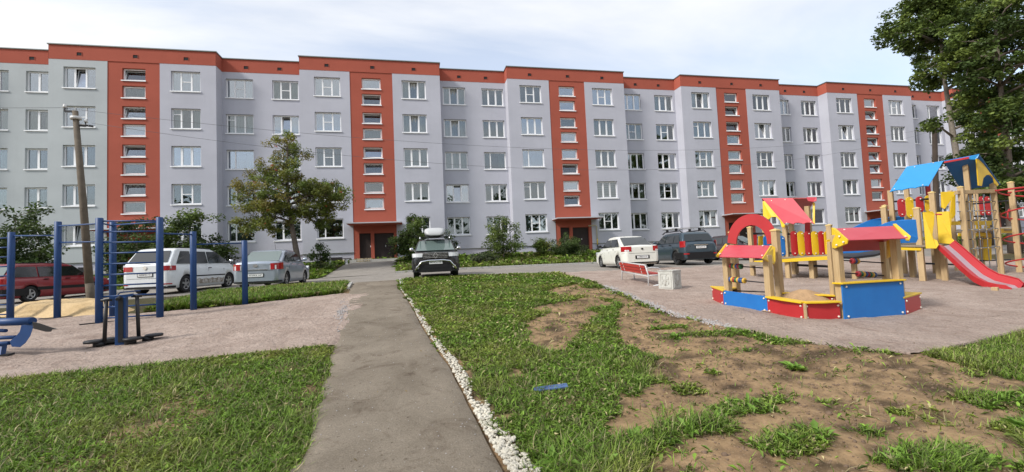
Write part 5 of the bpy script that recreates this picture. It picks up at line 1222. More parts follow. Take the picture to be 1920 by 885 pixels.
mb = MB(); mb.tube([t_*.955, t_*.97], .15, 14); mb.build('clamp_band', M_PORC, pole)
p2b = Vector((*atY(1757, 470, 25.0)[:2], 0)); p2b.z = gzf(p2b.x, p2b.y); p2t = atY(1752, 236, 25.0)
pole2 = thing('utility_pole', p2b, 0, 'dark upright utility pole rising behind the blue play roof', 'pole', 'utility poles')
mb = MB(); mb.tube([(0, 0, -.4), p2t-p2b], [.19, .15], 12); mb.build('pole_shaft', M_POLED, pole2)
mb = MB(); mb.beam(p2t-p2b+Vector((-.5, 0, -.3)), p2t-p2b+Vector((.5, 0, -.3)), .08, .1); mb.build('cross_arm', M_POLED, pole2)
def wire(a, b, sag, label, r=.006):
    pts = [a.lerp(b, i/36)-Vector((0, 0, sag*4*(i/36)*(1-i/36))) for i in range(37)]; mb = MB(); mb.tube(pts, r, 5); return tag(mb.build('overhead_wire', M_WIRE, None, fix=False), label, 'wire', 'overhead wires')
wire(pt+Vector((-.42, 0, .1)), p2t+Vector((-.5, 0, -.2)), 1.55, 'upper overhead wire sagging between the two utility poles across the house front')
wire(pt+Vector((.45, .05, -.4)), p2t+Vector((.5, 0, -.2)), 2.3, 'lower overhead wire sagging between the two utility poles across the house front')
wire(pt+Vector((-.42, 0, .1)), pt+Vector((-22, -3, .2)), .5, 'overhead wire running from the leaning pole out past the left edge')
wire(p2t+Vector((-.5, 0, -.2)), Vector((55.0, 36.3, 16.3)), .8, 'overhead wire running from the dark pole up to the far house wall')

# ------------------------------------------------------------------ bench, bin, small things
M_RSLAT = mat('red_painted_slat', (.36, .035, .025), .5, var=.12, vscale=5)
M_WFR = mat('white_grey_frame', (.55, .55, .55), .4)
bn = thing('park_bench', gp(7.12, 13.8), 0, 'park bench with red slats on a pale grey metal frame', 'bench')
bz = lambda y: gzf(7.12, 13.8+y)-gzf(7.12, 13.8)
for y in (-.92, .92):
    z = bz(y); mb = MB(); mb.tube([(-.02, y, z-.05), (.0, y, z+.34), (-.09, y, z+.66)], .022, 8); mb.build('leg', M_WFR, bn)
    mb = MB(); mb.tube([(.46, y, z-.05), (.46, y, z+.33)], .022, 8); mb.build('leg', M_WFR, bn)
    mb = MB(); mb.tube([(-.07, y, z+.55), (.12, y, z+.58), (.36, y, z+.55), (.47, y, z+.46), (.46, y, z+.33)], .018, 8); mb.build('armrest', M_WFR, bn)
    mb = MB(); mb.tube([(0, y, z+.33), (.46, y, z+.33)], .02, 8); mb.build('seat_rail', M_WFR, bn)
for y in (-.6, .6):
    z = bz(y); mb = MB(); mb.beam((-.035, y, z+.34), (-.125, y, z+.66), .03, .012, up=(1, 0, 0)); mb.build('back_strap', M_WFR, bn)
mb = MB(); mb.tube([(-.09, -.94, bz(-.94)+.66), (-.09, .94, bz(.94)+.66)], .02, 8); mb.build('top_rail', M_WFR, bn)
mb = MB(); mb.tube([(0, -.92, bz(-.92)+.30), (0, .92, bz(.92)+.30)], .018, 8); mb.build('lower_rail', M_WFR, bn)
for i, zz in enumerate((.37, .465, .56)):
    mb = MB(); x = -.01-.03*i; mb.beam((x-.03, -.88, bz(-.88)+zz+.035), (x-.03, .88, bz(.88)+zz+.035), .025, .085); mb.build('back_slat', M_RSLAT, bn, .004)
for x in (.08, .20, .32, .43):
    mb = MB(); mb.beam((x, -.9, bz(-.9)+.365), (x, .9, bz(.9)+.365), .10, .03); mb.build('seat_slat', M_RSLAT, bn, .004)
M_BIN = mat('pale_cast_concrete', (.50, .50, .46), .9, var=.15, vscale=6, bump=.4, bscale=50)
bi = thing('litter_bin', gp(7.33, 12.02), R_(28), 'square pale concrete litter bin with carved relief panels', 'litter bin')
mb = MB(); s = .235; t = .04
for x0, x1, y0, y1 in ((-s, s, -s, -s+t), (-s, s, s-t, s), (-s, -s+t, -s+t, s-t), (s-t, s, -s+t, s-t)): mb.box(x0, x1, y0, y1, -.05, .53)
mb.box(-s+t, s-t, -s+t, s-t, .0, .06); mb.build('bin_body', M_BIN, bi)
mb = MB()
for x0, x1, y0, y1 in ((-s-.012, s+.012, -s-.012, -s+.05), (-s-.012, s+.012, s-.05, s+.012), (-s-.012, -s+.05, -s+.05, s-.05), (s-.05, s+.012, -s+.05, s-.05)): mb.box(x0, x1, y0, y1, .53, .56)
mb.build('bin_rim', M_BIN, bi, .006)
mb = MB(); mb.box(-s+t+.01, s-t-.01, -s+t+.01, s-t-.01, .1, .38); mb.build('bin_liner', M_BLK, bi)
for k in range(4):
    Mx = Matrix.Rotation(k*math.pi/2, 4, 'Z'); mb = MB()
    for a, b, c, d in ((-.19, -.15, .05, .50), (.15, .19, .05, .50), (-.15, .15, .46, .50), (-.15, .15, .05, .09)): mb.box(a, b, -s-.014, -s, c, d, 0, Mx)
    for sx in (-1, 1):
        for zc, f in ((.20, 1), (.36, -1)):
            mb.tube([Mx @ Vector((sx*(.055+.045*math.cos(u)), -s-.004, zc+f*.07*math.sin(u)*1.0)) for u in np.linspace(-.6, 4.4, 12)], .014, 6)
    mb.tube([Mx @ Vector((0, -s-.004, .11)), Mx @ Vector((0, -s-.004, .28)), Mx @ Vector((0, -s-.004, .44))], [.012, .03, .012], 6)
    mb.build('relief_panel', M_BIN, bi, fix=False)
mb = MB(); c = gp(7.35, 12.75, .02); mb.v = [tuple(c+Vector(p)) for p in ((-.14, -.07, 0), (.12, -.09, .012), (.15, .06, .03), (.0, .09, .018), (-.13, .06, .0))]; mb.f = [(0, 1, 2, 3, 4)]; mb.m = [0]; mb.sm = [False]
o = mb.build('paper_scrap', mat('white_paper', (.75, .76, .76), .8), None); so = o.modifiers.new('thickness', 'SOLIDIFY'); so.thickness = .006; tag(o, 'scrap of white paper on the sand beneath the red bench', 'litter')
c = gp(1.47, 5.05); ti = MB(); ti.box(-.2, .2, -.05, .05, 0, .018); o = ti.build('blue_board', mat('faded_blue_board', (.06, .11, .26), .6, var=.25, vscale=9), None, .003); o.location = c+Vector((0, 0, .022)); o.rotation_euler = (R_(8), R_(-3), R_(-6)); tag(o, 'flat piece of blue board lying in the grass by the gravel', 'board')
# white concrete bench and mats at the middle entrance
wb_ = thing('concrete_bench', gp(-5.35, 32.6), R_(18), 'low white concrete bench with a dark plank seat beside the middle entrance', 'bench')
M_WCON = mat('whitewashed_concrete', (.66, .66, .63), .9, var=.12, vscale=4)
for x in (-.55, .55):
    mb = MB(); mb.board([(-.2, 0), (.2, 0), (.15, .12), (.19, .40), (-.19, .40), (-.15, .12)], (x, 0, 0), (0, 1, 0), (0, 0, 1), .16); mb.build('support', M_WCON, wb_, .01)
mb = MB(); mb.box(-.85, .85, -.2, .2, .40, .45); mb.build('plank_seat', mat('dark_plank', (.09, .06, .05), .8, var=.2, vscale=5), wb_)
M_MAT = mat('patterned_mat', (.45, .38, .24), .95, color2=(.13, .10, .07), c2scale=9, var=.2)
for i, (x, y, z, w, lab) in enumerate(((-3.95, 34.95, 2.11, .62, 'patterned yellow brown mat lying in front of the left entrance door'), (-3.9, 34.62, 1.95, .48, 'second smaller mat hanging over the entrance step below the door'))):
    mb = MB(); n = 8
    for a in range(n):
        x0, x1 = -w+2*w*a/n, -w+2*w*(a+1)/n; h0, h1 = .05+.06*abs(math.sin(a*1.7+i)), .05+.06*abs(math.sin((a+1)*1.7+i)); mb.quad((x0, -.14, 0), (x1, -.14, 0), (x1, -.14, h1), (x0, -.14, h0)); mb.quad((x0, -.14, h0), (x1, -.14, h1), (x1, .14, h1*.8), (x0, .14, h0*.8)); mb.quad((x0, .14, 0), (x1, .14, 0), (x1, .14, h1*.8), (x0, .14, h0*.8))
    o = mb.build('door_mat', M_MAT, None); o.location = (x, y-.35*i*0, z); tag(o, lab, 'mat')

# ------------------------------------------------------------------ playground
M_WOOD = streaky('pale_timber', (.54, .40, .22), (.36, .245, .12), (26, 26, 2.2), .7, .5, (.33, .28, .21), .3)
M_CAP = mat('post_cap', (.62, .46, .18), .5)
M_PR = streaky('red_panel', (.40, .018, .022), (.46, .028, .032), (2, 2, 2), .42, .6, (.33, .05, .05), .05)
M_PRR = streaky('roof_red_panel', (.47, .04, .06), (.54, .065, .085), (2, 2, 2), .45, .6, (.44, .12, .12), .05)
M_PY = streaky('yellow_panel', (.66, .43, .012), (.76, .51, .02), (3, 3, 3), .45, .6, (.52, .36, .08), .05)
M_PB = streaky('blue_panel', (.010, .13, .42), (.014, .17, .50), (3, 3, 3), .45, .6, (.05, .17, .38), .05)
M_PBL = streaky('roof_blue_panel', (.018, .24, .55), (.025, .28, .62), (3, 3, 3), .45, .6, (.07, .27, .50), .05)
M_BOLT = mat('bolt_cap', (.72, .66, .56), .4)
M_ROPE = mat('rope', (.16, .19, .23), .8)
M_ROPEB = mat('rope_dark', (.02, .022, .03), .6)
M_DECK = mat('deck_plank', (.26, .21, .15), .8, var=.2, vscale=6)
def slab(root, name, P, th, material, bev=.006, parent=None):
    P = [Vector(p)-Vector(root.location) for p in P]; n = Vector((0, 0, 0))
    for i in range(len(P)): n += (P[i]-P[0]).cross(P[(i+1) % len(P)]-P[0])
    n.normalize(); mb = MB(); k = len(P); mb.v = [tuple(p-n*th/2) for p in P]+[tuple(p+n*th/2) for p in P]
    mb.f = [tuple(range(k))[::-1], tuple(range(k, 2*k))]+[(i, (i+1) % k, k+(i+1) % k, k+i) for i in range(k)]; mb.m = [0]*(k+2); mb.sm = [False]*(k+2)
    o = mb.build(name, material, parent or root, bev); PLANE[o.name] = (P[0]+Vector(root.location), n, th); return o
PLANE = {}
def post(root, base, ztop, w=.13, rz=.4, cap=True, name='post', z0=None):
    b = Vector(base)-Vector(root.location); zb = (gzf(base[0], base[1])-.1 if z0 is None else z0)-root.location.z; zt = ztop-root.location.z
    Mx = Matrix.Translation((b.x, b.y, 0)) @ Matrix.Rotation(rz, 4, 'Z'); mb = MB(); mb.box(-w/2, w/2, -w/2, w/2, zb, zt, 0, Mx); o = mb.build(name, M_WOOD, root, .008)
    if cap:
        mb = MB(); h = w/2+.012; q = [Mx @ Vector(p) for p in ((-h, -h, zt), (h, -h, zt), (h, h, zt), (-h, h, zt), (-h, -h, zt+.025), (h, -h, zt+.025), (h, h, zt+.025), (-h, h, zt+.025), (0, 0, zt+.06))]
        mb.v = [tuple(p) for p in q]; mb.f = [(0, 3, 2, 1), (0, 1, 5, 4), (1, 2, 6, 5), (2, 3, 7, 6), (3, 0, 4, 7), (4, 5, 8), (5, 6, 8), (6, 7, 8), (7, 4, 8)]; mb.m = [0]*9; mb.sm = [False]*9; mb.build('post_cap', M_CAP, o)
    return o
def bolts(root, pts, parent, off=None):
    for p in pts:
        q = Vector(p); d = (Vector((0, 0, CAM_Z))-q); d.z = 0; d.normalize()
        if parent.name in PLANE:                       # seat the cap on the board's own face
            o_, n_, th_ = PLANE[parent.name]; n_ = n_ if n_.dot(Vector((0, 0, CAM_Z))-q) > 0 else -n_; q = q-n_*((q-o_).dot(n_)-th_/2+.002); d = n_
        mb = MB(); c = q-Vector(root.location); mb.tube([c, c+d*.016, c+d*.024], [.02, .02, .008], 8); mb.build('bolt_cap', M_BOLT, parent)
def rod(root, a, b, r, material, name='rod', parent=None):
    mb = MB(); mb.tube([Vector(a)-Vector(root.location), Vector(b)-Vector(root.location)], r, 8); return mb.build(name, material, parent or root)
BEAD = [mat('bead_'+n, c, .35) for n, c in (('red', (.35, .03, .04)), ('green', (.02, .14, .06)), ('yellow', (.68, .42, .06)), ('blue', (.03, .08, .25)))]
def abacus(root, a, b, start, seq):
    o = rod(root, a, b, .013, M_BLK, 'abacus_rod'); a = Vector(a); b = Vector(b); d = (b-a).normalized()
    for i, k in enumerate(seq):
        c = a+d*(start+i*.055)-Vector(root.location); mb = MB(); mb.tube([c-d*.024, c-d*.014, c+d*.014, c+d*.024], [.04, .062, .062, .04], 14); mb.build('bead', BEAD[k], o)

# --- sandbox with two roofed counters
sb = thing('sandbox', gp(8.6, 8.4), 0, 'sandbox with red sides and two red roofed counters holding bead rods', 'sandbox')
def zt(p, h): return Vector((p[0], p[1], gzf(p[0], p[1])+h))
def Pd(px, py, d): return atd(px, py, d)
c_ = dict(P1=tuple(Pd(1377, 480, 10.75)[:2]), P2=tuple(Pd(1460, 480, 9.75)[:2]), Q1=tuple(Pd(1562, 500, 9.15)[:2]), Q2=tuple(Pd(1662, 500, 9.4)[:2]), L0=(7.12, 9.78), L1=(6.89, 9.09), L2=(7.08, 7.98), FC=(7.14, 7.16), F1=(7.80, 7.02), R0=(7.84, 6.98), R1=(9.25, 6.94), RR=(10.02, 7.22), BR=(10.7, 8.2), B1=(10.25, 9.75), B0=(9.2, 10.45), BL=(7.9, 10.55))
def side(a, b, h=.31, m=None, seat=True, th=.03, name='side_board'):
    A, B = c_[a], c_[b]; o = slab(sb, name, [zt(A, -.05), zt(B, -.05), zt(B, h), zt(A, h)], th, m or M_PR)
    bolts(sb, [zt(A, h-.05).lerp(zt(B, h-.05), t) for t in (.06, .94)]+[zt(A, .05).lerp(zt(B, .05), t) for t in (.06, .94)], o)
    if seat:
        A3, B3 = zt(A, h+.02), zt(B, h+.02); d = (B3-A3).normalized(); n = Vector((d.y, -d.x, 0)); n = n if n.dot(A3-Vector((8.6, 8.6, 0))) > 0 else -n
        slab(sb, 'seat_board', [A3+n*.07, A3.lerp(B3, .5)+n*.10, B3+n*.07, B3-n*.12, A3-n*.12], .032, M_PY)
    return o
for a, b in (('L2', 'FC'), ('FC', 'F1'), ('P2', 'Q1')): side(a, b)
for a, b in (('L0', 'L1'), ('P1', 'L0'), ('R1', 'RR'), ('RR', 'Q2')): side(a, b, seat=False)
for tri in (('L0', 'L1', 'P1'), ('R1', 'RR', 'Q2')):
    q = [zt(c_[k], .33) for k in tri]; m_ = (q[0]+q[1]+q[2])/3; slab(sb, 'corner_seat', [p+(p-m_).normalized()*.07 for p in q], .032, M_PY)
side('L1', 'L2', .34, M_PB, False, name='counter_panel'); o = side('R0', 'R1', .66, M_PB, False, name='counter_panel')
A3, B3 = zt(c_['R0'], .675), zt(c_['R1'], .675); slab(sb, 'counter_top', [A3+Vector((-.04, -.06, 0)), B3+Vector((.02, -.06, 0)), B3+Vector((.02, .16, 0)), A3+Vector((-.04, .16, 0))], .03, M_PY)
slab(sb, 'corner_strip', [zt((7.12, 7.14), 0), zt((7.16, 7.13), 0), zt((7.16, 7.13), .32), zt((7.12, 7.14), .32)], .05, M_WOOD)
LPa, LPb = Pd(1364, 520, 10.35), Pd(1442, 530, 9.28); P1, P2 = Pd(1377, 480, 10.75), Pd(1457, 480, 9.75)
post(sb, LPa, Pd(1364, 478, 10.35).z, .13, .2, False); post(sb, LPb, Pd(1442, 478, 9.28).z, .13, .2, False)
post(sb, P1, Pd(1377, 436, 10.75).z, .13, .2); post(sb, P2, Pd(1457, 433, 9.75).z, .13, .2)
RPa, RPb = Pd(1575, 530, 8.55), Pd(1682, 500, 8.75); Q1, Q2 = Pd(1559, 500, 9.2), Pd(1660, 500, 9.4)
post(sb, RPa, Pd(1575, 440, 8.55).z, .125, .05, False); post(sb, RPb, Pd(1682, 440, 8.75).z, .125, .05, False)
post(sb, Q1, Pd(1559, 453, 9.2).z, .09, .05, False); post(sb, Q2, Pd(1660, 453, 9.4).z, .10, .05, False)
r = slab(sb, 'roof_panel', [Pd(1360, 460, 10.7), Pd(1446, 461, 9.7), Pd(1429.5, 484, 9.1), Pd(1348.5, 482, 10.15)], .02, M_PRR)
bolts(sb, [Pd(1364, 464, 10.55), Pd(1431, 464.5, 9.75), Pd(1429, 479, 9.2), Pd(1350, 476, 10.2)], r)
g = slab(sb, 'gable_panel', [Pd(1445, 460, 9.62), Pd(1453, 464, 9.6), Pd(1453.5, 490, 9.45), Pd(1451, 496, 9.4), Pd(1429, 485, 9.05)], .025, M_PY); bolts(sb, [Pd(1446, 473, 9.3), Pd(1438, 483, 9.15), Pd(1447, 489, 9.3)], g)
slab(sb, 'gable_panel', [Pd(1359, 458.5, 10.75), Pd(1363, 459, 10.75), Pd(1348, 481, 10.2), Pd(1343, 479, 10.2)], .06, M_PY)
r = slab(sb, 'roof_panel', [Pd(1566, 429, 8.95), Pd(1678, 424, 9.1), Pd(1706, 447, 8.45), Pd(1588, 451, 8.2)], .02, M_PRR); bolts(sb, [Pd(1583, 432, 8.85), Pd(1672, 428, 9.0), Pd(1698, 443, 8.5), Pd(1588, 447, 8.3)], r)
slab(sb, 'roof_panel', [Pd(1566, 430, 8.96), Pd(1678, 425, 9.11), Pd(1668, 468, 9.75), Pd(1580, 471, 9.6)], .02, M_PR)
g = slab(sb, 'gable_panel', [Pd(1560, 427, 8.7), Pd(1566, 427.5, 8.7), Pd(1590, 449, 8.2), Pd(1588, 457, 8.2), Pd(1566, 466, 8.5), Pd(1561, 465, 8.6)], .025, M_PY); bolts(sb, [Pd(1566, 441, 8.4), Pd(1576.5, 452.5, 8.25), Pd(1567, 459, 8.4)], g)
slab(sb, 'gable_panel', [Pd(1674, 421, 9.1), Pd(1680, 420.5, 9.1), Pd(1708, 444, 8.45), Pd(1705, 451, 8.4), Pd(1699, 450, 8.4)], .035, M_PY)
slab(sb, 'side_panel', [Pd(1663, 451, 9.2), Pd(1669, 450, 8.9), Pd(1669, 482, 8.9), Pd(1663, 485, 9.2)], .02, M_PY)
slab(sb, 'side_panel', [Pd(1549, 450, 9.25), Pd(1556, 449, 9.25), Pd(1555, 477, 9.25), Pd(1549, 477, 9.25)], .03, M_PY)
abacus(sb, Pd(1364, 498, 10.35), Pd(1442, 503, 9.28), .12, [0, 1, 2, 3, 0, 1]); abacus(sb, Pd(1364, 523, 10.35), Pd(1442, 531, 9.28), .10, [3, 2, 0, 1, 2, 3, 3, 2])
abacus(sb, Pd(1559, 487, 9.2), Pd(1660, 493, 9.4), .50, [0, 3, 2]); abacus(sb, Pd(1559, 510, 9.2), Pd(1660, 517, 9.4), .64, [0, 1, 2, 3, 0, 1, 2, 3])
# red arch between the two tall posts
ol = []
cx, cz, = 1411, 452
for t in np.linspace(math.pi*1.02, -.02*math.pi, 22): ol.append((cx+46*math.cos(t), cz-51*math.sin(t)))
inn = [(cx-1+29*math.cos(t), cz+4-34*math.sin(t)) for t in np.linspace(-.02*math.pi, math.pi*1.02, 18)]
def archpt(a, b): t = (a-1366)/(1458-1366); return Pd(a, b, 10.78*(1-t)+9.8*t)
F = [archpt(a, b) for a, b in ol]; I = [archpt(a, b) for a, b in inn[::-1]]
mb = MB(); nv = Vector((archpt(1458, 452)-archpt(1366, 452))).normalized().cross(Vector((0, 0, 1)))*.018
for k in range(21):
    a, b = F[k], F[k+1]; q = k*17/21; i0, i1 = min(int(q), 16), min(int(q)+1, 17)
    ia = I[0].lerp(I[0], 0) if False else None
def lerp_list(Lst, u): u = u*(len(Lst)-1); i = min(int(u), len(Lst)-2); return Lst[i].lerp(Lst[i+1], u-i)
for k in range(24):
    u, v = k/24, (k+1)/24; a, b, c, d = lerp_list(F, u), lerp_list(F, v), lerp_list(I, v), lerp_list(I, u)
    so_ = Vector(sb.location); a, b, c, d = a-so_, b-so_, c-so_, d-so_
    for sg in (-1, 1): mb.poly([a+nv*sg, b+nv*sg, c+nv*sg, d+nv*sg])
    mb.quad(a-nv, b-nv, b+nv, a+nv); mb.quad(d-nv, c-nv, c+nv, d+nv)
    if k in (0, 23): e = (a, d) if k == 0 else (b, c); mb.quad(e[0]-nv, e[1]-nv, e[1]+nv, e[0]+nv)
mb.build('arch', M_PR, sb)
rod(sb, Pd(1372, 545, 10.6), Pd(1452, 548, 9.7), .015, M_BLK)
so2 = heap('sand_fill', 8.05, 8.05, .98, .80, .36, mat('sandbox_sand', (.40, .26, .14), .95, var=.2, vscale=9, bump=.8, bscale=25), 91, sb, gzf(8.05, 8.05)+.06, flat=.1); so2.location = -Vector(sb.location)

# --- climbing complex: red house, bridge, blue tower, slide, net
pc = thing('play_complex', gp(15.2, 11.2), 0, 'timber climbing complex with red house roof, blue tower roof and red slide', 'play structure')
PC = Vector(pc.location)
def ppost(px, pytop, d, w=.13, cap=True, base=None, name='post'):
    b = Pd(px, 470, d); post(pc, b, Pd(px, pytop, d).z, w, .35, cap, name)
    return b
def picket(px, y0, y1, d, w, material):
    c0 = Pd(px, y1, d)-PC; h = (y1-y0)*d/FPX; ww = w*d/FPX; ex = Vector(AX_R); ex.z = 0; ex.normalize(); r = ww/2
    ol = [(-r*math.cos(t), r-r*math.sin(t)) for t in np.linspace(0, math.pi, 8)]+[(r*math.cos(t), h-r+r*math.sin(t)) for t in np.linspace(0, math.pi, 8)]
    mb = MB(); mb.board(ol, c0, ex, (0, 0, 1), .025); o = mb.build('picket', material, pc, .004)
    d2 = d-.03; bolts(pc, [Pd(px, y0+5, d2), Pd(px, y1-5, d2)], o)
# red house
for px, top, d in ((1475, 424, 15.1), (1409, 427, 16.2), (1437, 431, 16.9), (1558, 423, 14.3), (1487, 421, 16.2)): ppost(px, top, d, .14)
ppost(1520, 386, 14.9, .14, False)
for px, c in ((1491, M_PR), (1504, M_PY), (1517, M_PR), (1530, M_PY), (1543, M_PR), (1554, M_PY)): picket(px, 433, 480, 15.0-(px-1475)*.008, 12, c)
picket(1439, 442, 482, 15.9, 11, M_PB); picket(1468, 442, 480, 15.05, 11, M_PB); slab(pc, 'side_panel', [Pd(1422, 443, 16.7), Pd(1431, 442, 16.7), Pd(1431, 462, 16.7), Pd(1422, 463, 16.7)], .03, M_PY); slab(pc, 'side_panel', [Pd(1411, 436, 16.8), Pd(1419, 436, 16.8), Pd(1419, 461, 16.8), Pd(1411, 461, 16.8)], .03, M_PR)
rod(pc, Pd(1476, 439, 15.1), Pd(1558, 437, 14.4), .03, M_BLK, 'rail'); rod(pc, Pd(1476, 475, 15.1), Pd(1558, 470, 14.4), .03, M_BLK, 'rail'); rod(pc, Pd(1409, 438, 16.3), Pd(1437, 438, 16.9), .04, M_BLK, 'rail')
slab(pc, 'deck', [Pd(1466, 484, 15.0), Pd(1562, 478, 14.2), Pd(1556, 474, 16.0), Pd(1470, 478, 16.8)], .05, M_DECK); slab(pc, 'deck_beam', [Pd(1464, 485, 15.05), Pd(1556, 480, 14.25), Pd(1556, 487, 14.25), Pd(1464, 492, 15.05)], .04, M_PY)
slab(pc, 'deck_beam', [Pd(1411, 489, 16.2), Pd(1464, 487, 15.15), Pd(1464, 492, 15.15), Pd(1411, 493, 16.2)], .04, M_PY); slab(pc, 'step_plank', [Pd(1405, 497, 15.6), Pd(1450, 497, 14.9), Pd(1450, 492, 15.6), Pd(1405, 492, 16.3)], .05, M_DECK)
for px, d in ((1490, 16.6), (1524, 15.2)): b = Pd(px, 480, d); post(pc, b, Pd(px, 484, d).z, .16, .35, False, 'support')
rod(pc, Pd(1495, 497, 15.2), Pd(1560, 500, 14.4), .04, M_BLK, 'ground_tube')
def scallop(A, B, n, depth, up):
    """points from A to B with a wavy edge"""
    out = []
    for i in range(n*6+1): t = i/(n*6); out.append(A.lerp(B, t)+up*(depth*abs(math.sin(math.pi*n*t))**.7))
    return out
TL, TR, BR, BL = Pd(1429, 372, 15.7), Pd(1486, 371.5, 15.1), Pd(1527, 420, 14.3), Pd(1469, 421, 14.8)
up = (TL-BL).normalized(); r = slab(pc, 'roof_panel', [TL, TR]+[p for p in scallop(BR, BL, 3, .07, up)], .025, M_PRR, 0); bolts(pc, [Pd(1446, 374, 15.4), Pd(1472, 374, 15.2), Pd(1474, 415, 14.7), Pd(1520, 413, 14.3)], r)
slab(pc, 'roof_panel', [Pd(1428, 372.5, 15.75), Pd(1531, 371, 14.75), Pd(1514, 398, 16.2), Pd(1440, 400, 17.0)], .025, M_PR); slab(pc, 'ridge_cap', [Pd(1512, 370, 14.8), Pd(1531, 370, 14.7), Pd(1531, 377, 14.65), Pd(1524, 379, 14.7), Pd(1515, 377, 14.75)], .04, M_PRR)
slab(pc, 'gable_panel', [Pd(1430, 378, 15.55), Pd(1434, 377, 15.5), Pd(1472, 422, 14.72), Pd(1471, 427, 14.7), Pd(1466, 426, 14.7), Pd(1463, 415, 14.9), Pd(1456, 407, 15.0), Pd(1447, 407, 15.1), Pd(1441, 412, 15.2), Pd(1431, 405, 15.4)], .03, M_PY)
slab(pc, 'gable_panel', [Pd(1524, 380, 14.85), Pd(1528, 380, 14.8), Pd(1528, 420, 14.6), Pd(1524, 420, 14.65)], .03, M_PY); slab(pc, 'side_panel', [Pd(1509, 417, 14.9), Pd(1519, 417, 14.85), Pd(1519, 436, 14.85), Pd(1509, 436, 14.9)], .03, M_PR)
# bridge between red house and blue tower
slab(pc, 'bridge_side', [Pd(1596, 428, 14.9), Pd(1612, 420, 14.9), Pd(1632, 412, 14.8), Pd(1660, 407.5, 14.7), Pd(1700, 404.5, 14.5), Pd(1704, 409, 14.5), Pd(1690, 416, 14.6), Pd(1650, 440, 14.7), Pd(1610, 450, 14.8), Pd(1585, 452, 14.9)], .03, M_PB)
slab(pc, 'bridge_deck', [Pd(1562, 482, 14.2), Pd(1600, 484, 14.0), Pd(1640, 479, 13.9), Pd(1690, 466, 13.6), Pd(1690, 458, 14.8), Pd(1640, 468, 15), Pd(1600, 472, 15.1), Pd(1562, 473, 15.4)], .07, M_BLK, 0); slab(pc, 'bridge_side', [Pd(1560, 476, 14.15), Pd(1610, 474, 14.0), Pd(1650, 468, 13.9), Pd(1650, 461, 13.9), Pd(1560, 470, 14.15)], .03, M_PB)
b = Pd(1600, 480, 14.4); post(pc, b, Pd(1600, 482, 14.4).z, .13, .3, False, 'support')
# blue tower
b = G(1731, 528); post(pc, b, Pd(1722, 391, float((np.array(b)-np.array([0, 0, CAM_Z])) @ AX_F)).z, .14, .35)
b = G(1712, 521); post(pc, b, Pd(1704, 395, 14.25).z, .13, .35)
b = G(1773, 526); post(pc, b, Pd(1772, 470, 13.3).z, .14, .35, False)
ppost(1664, 389, 14.3, .14); ppost(1666, 386, 15.6, .12); ppost(1693, 470, 15.6, .14, False); ppost(1752, 464, 15.4, .15, False)
for px, top, d in ((1679, 356, 14.5), (1710, 352, 15.3), (1826, 297, 14.3)): ppost(px, top, d, .13, False)
ppost(1757, 361, 13.7, .13)
slab(pc, 'roof_post', [Pd(1735, 345, 14.3), Pd(1743, 345, 14.3), Pd(1746, 372, 14.3), Pd(1738, 372, 14.3)], .05, M_PR)
for px, y0, y1, c in ((1692, 372, 407, M_PR), (1708, 369, 409, M_PY), (1726, 368, 398, M_PR), (1743, 366, 399, M_PY)): picket(px, y0, y1, 14.0, 14, c)
rod(pc, Pd(1676, 378, 14.4), Pd(1755, 372, 13.8), .03, M_BLK, 'rail')
slab(pc, 'blue_side_panel', [Pd(1648, 423, 13.6), Pd(1660, 418, 13.6), Pd(1672, 414.5, 13.55), Pd(1690, 412, 13.5), Pd(1719, 411.5, 13.35), Pd(1725, 416, 13.3), Pd(1725, 448, 13.3), Pd(1719, 455, 13.35), Pd(1688, 456, 13.5), Pd(1660, 452, 13.6)], .03, M_PB)
slab(pc, 'deck', [Pd(1686, 461, 13.5), Pd(1760, 462, 13.0), Pd(1790, 452, 14.6), Pd(1700, 452, 15.4)], .06, M_DECK); slab(pc, 'deck_beam', [Pd(1688, 464, 13.5), Pd(1727, 465, 13.25), Pd(1727, 470, 13.25), Pd(1688, 469, 13.5)], .04, M_PY)
slab(pc, 'slide_side', [Pd(1730, 398, 13.15), Pd(1748, 396.5, 13.1), Pd(1752, 401, 13.1), Pd(1751, 420, 13.05), Pd(1748, 440, 13.0), Pd(1750, 448, 13.0), Pd(1757, 451, 12.95), Pd(1760, 459, 12.9), Pd(1755, 466, 12.9), Pd(1736, 466, 13.05)], .03, M_PY)
slab(pc, 'slide_side', [Pd(1756, 398, 13.7), Pd(1779, 396, 13.5), Pd(1785, 402, 13.5), Pd(1783, 430, 13.45), Pd(1785, 447, 13.4), Pd(1792, 453, 13.3), Pd(1790, 458, 13.3), Pd(1760, 456, 13.6)], .03, M_PY)
rod(pc, Pd(1754, 402, 13.1), Pd(1766, 402, 13.0), .02, M_PR, 'hand_grip')
slab(pc, 'triangle_panel', [Pd(1764, 360, 13.65), Pd(1790, 359, 13.6), Pd(1786, 370, 13.6), Pd(1771, 392, 13.6), Pd(1765, 389, 13.65)], .03, M_PY); slab(pc, 'side_panel', [Pd(1784, 372, 14.2), Pd(1791, 362, 14.2), Pd(1791, 402, 14.2), Pd(1786, 410, 14.2), Pd(1780, 410, 14.2)], .03, M_PY)
TL, TR, BR, BL = Pd(1700, 313, 15.0), Pd(1769, 302, 14.5), Pd(1741, 349, 13.8), Pd(1668, 360.5, 14.3); up = (TL-BL).normalized()
r = slab(pc, 'roof_panel', [TL, TR]+scallop(BR, BL, 3, .06, up), .025, M_PBL, 0); bolts(pc, [Pd(1715, 313, 14.8), Pd(1750, 306, 14.6), Pd(1730, 345, 13.9), Pd(1677, 354, 14.3)], r)
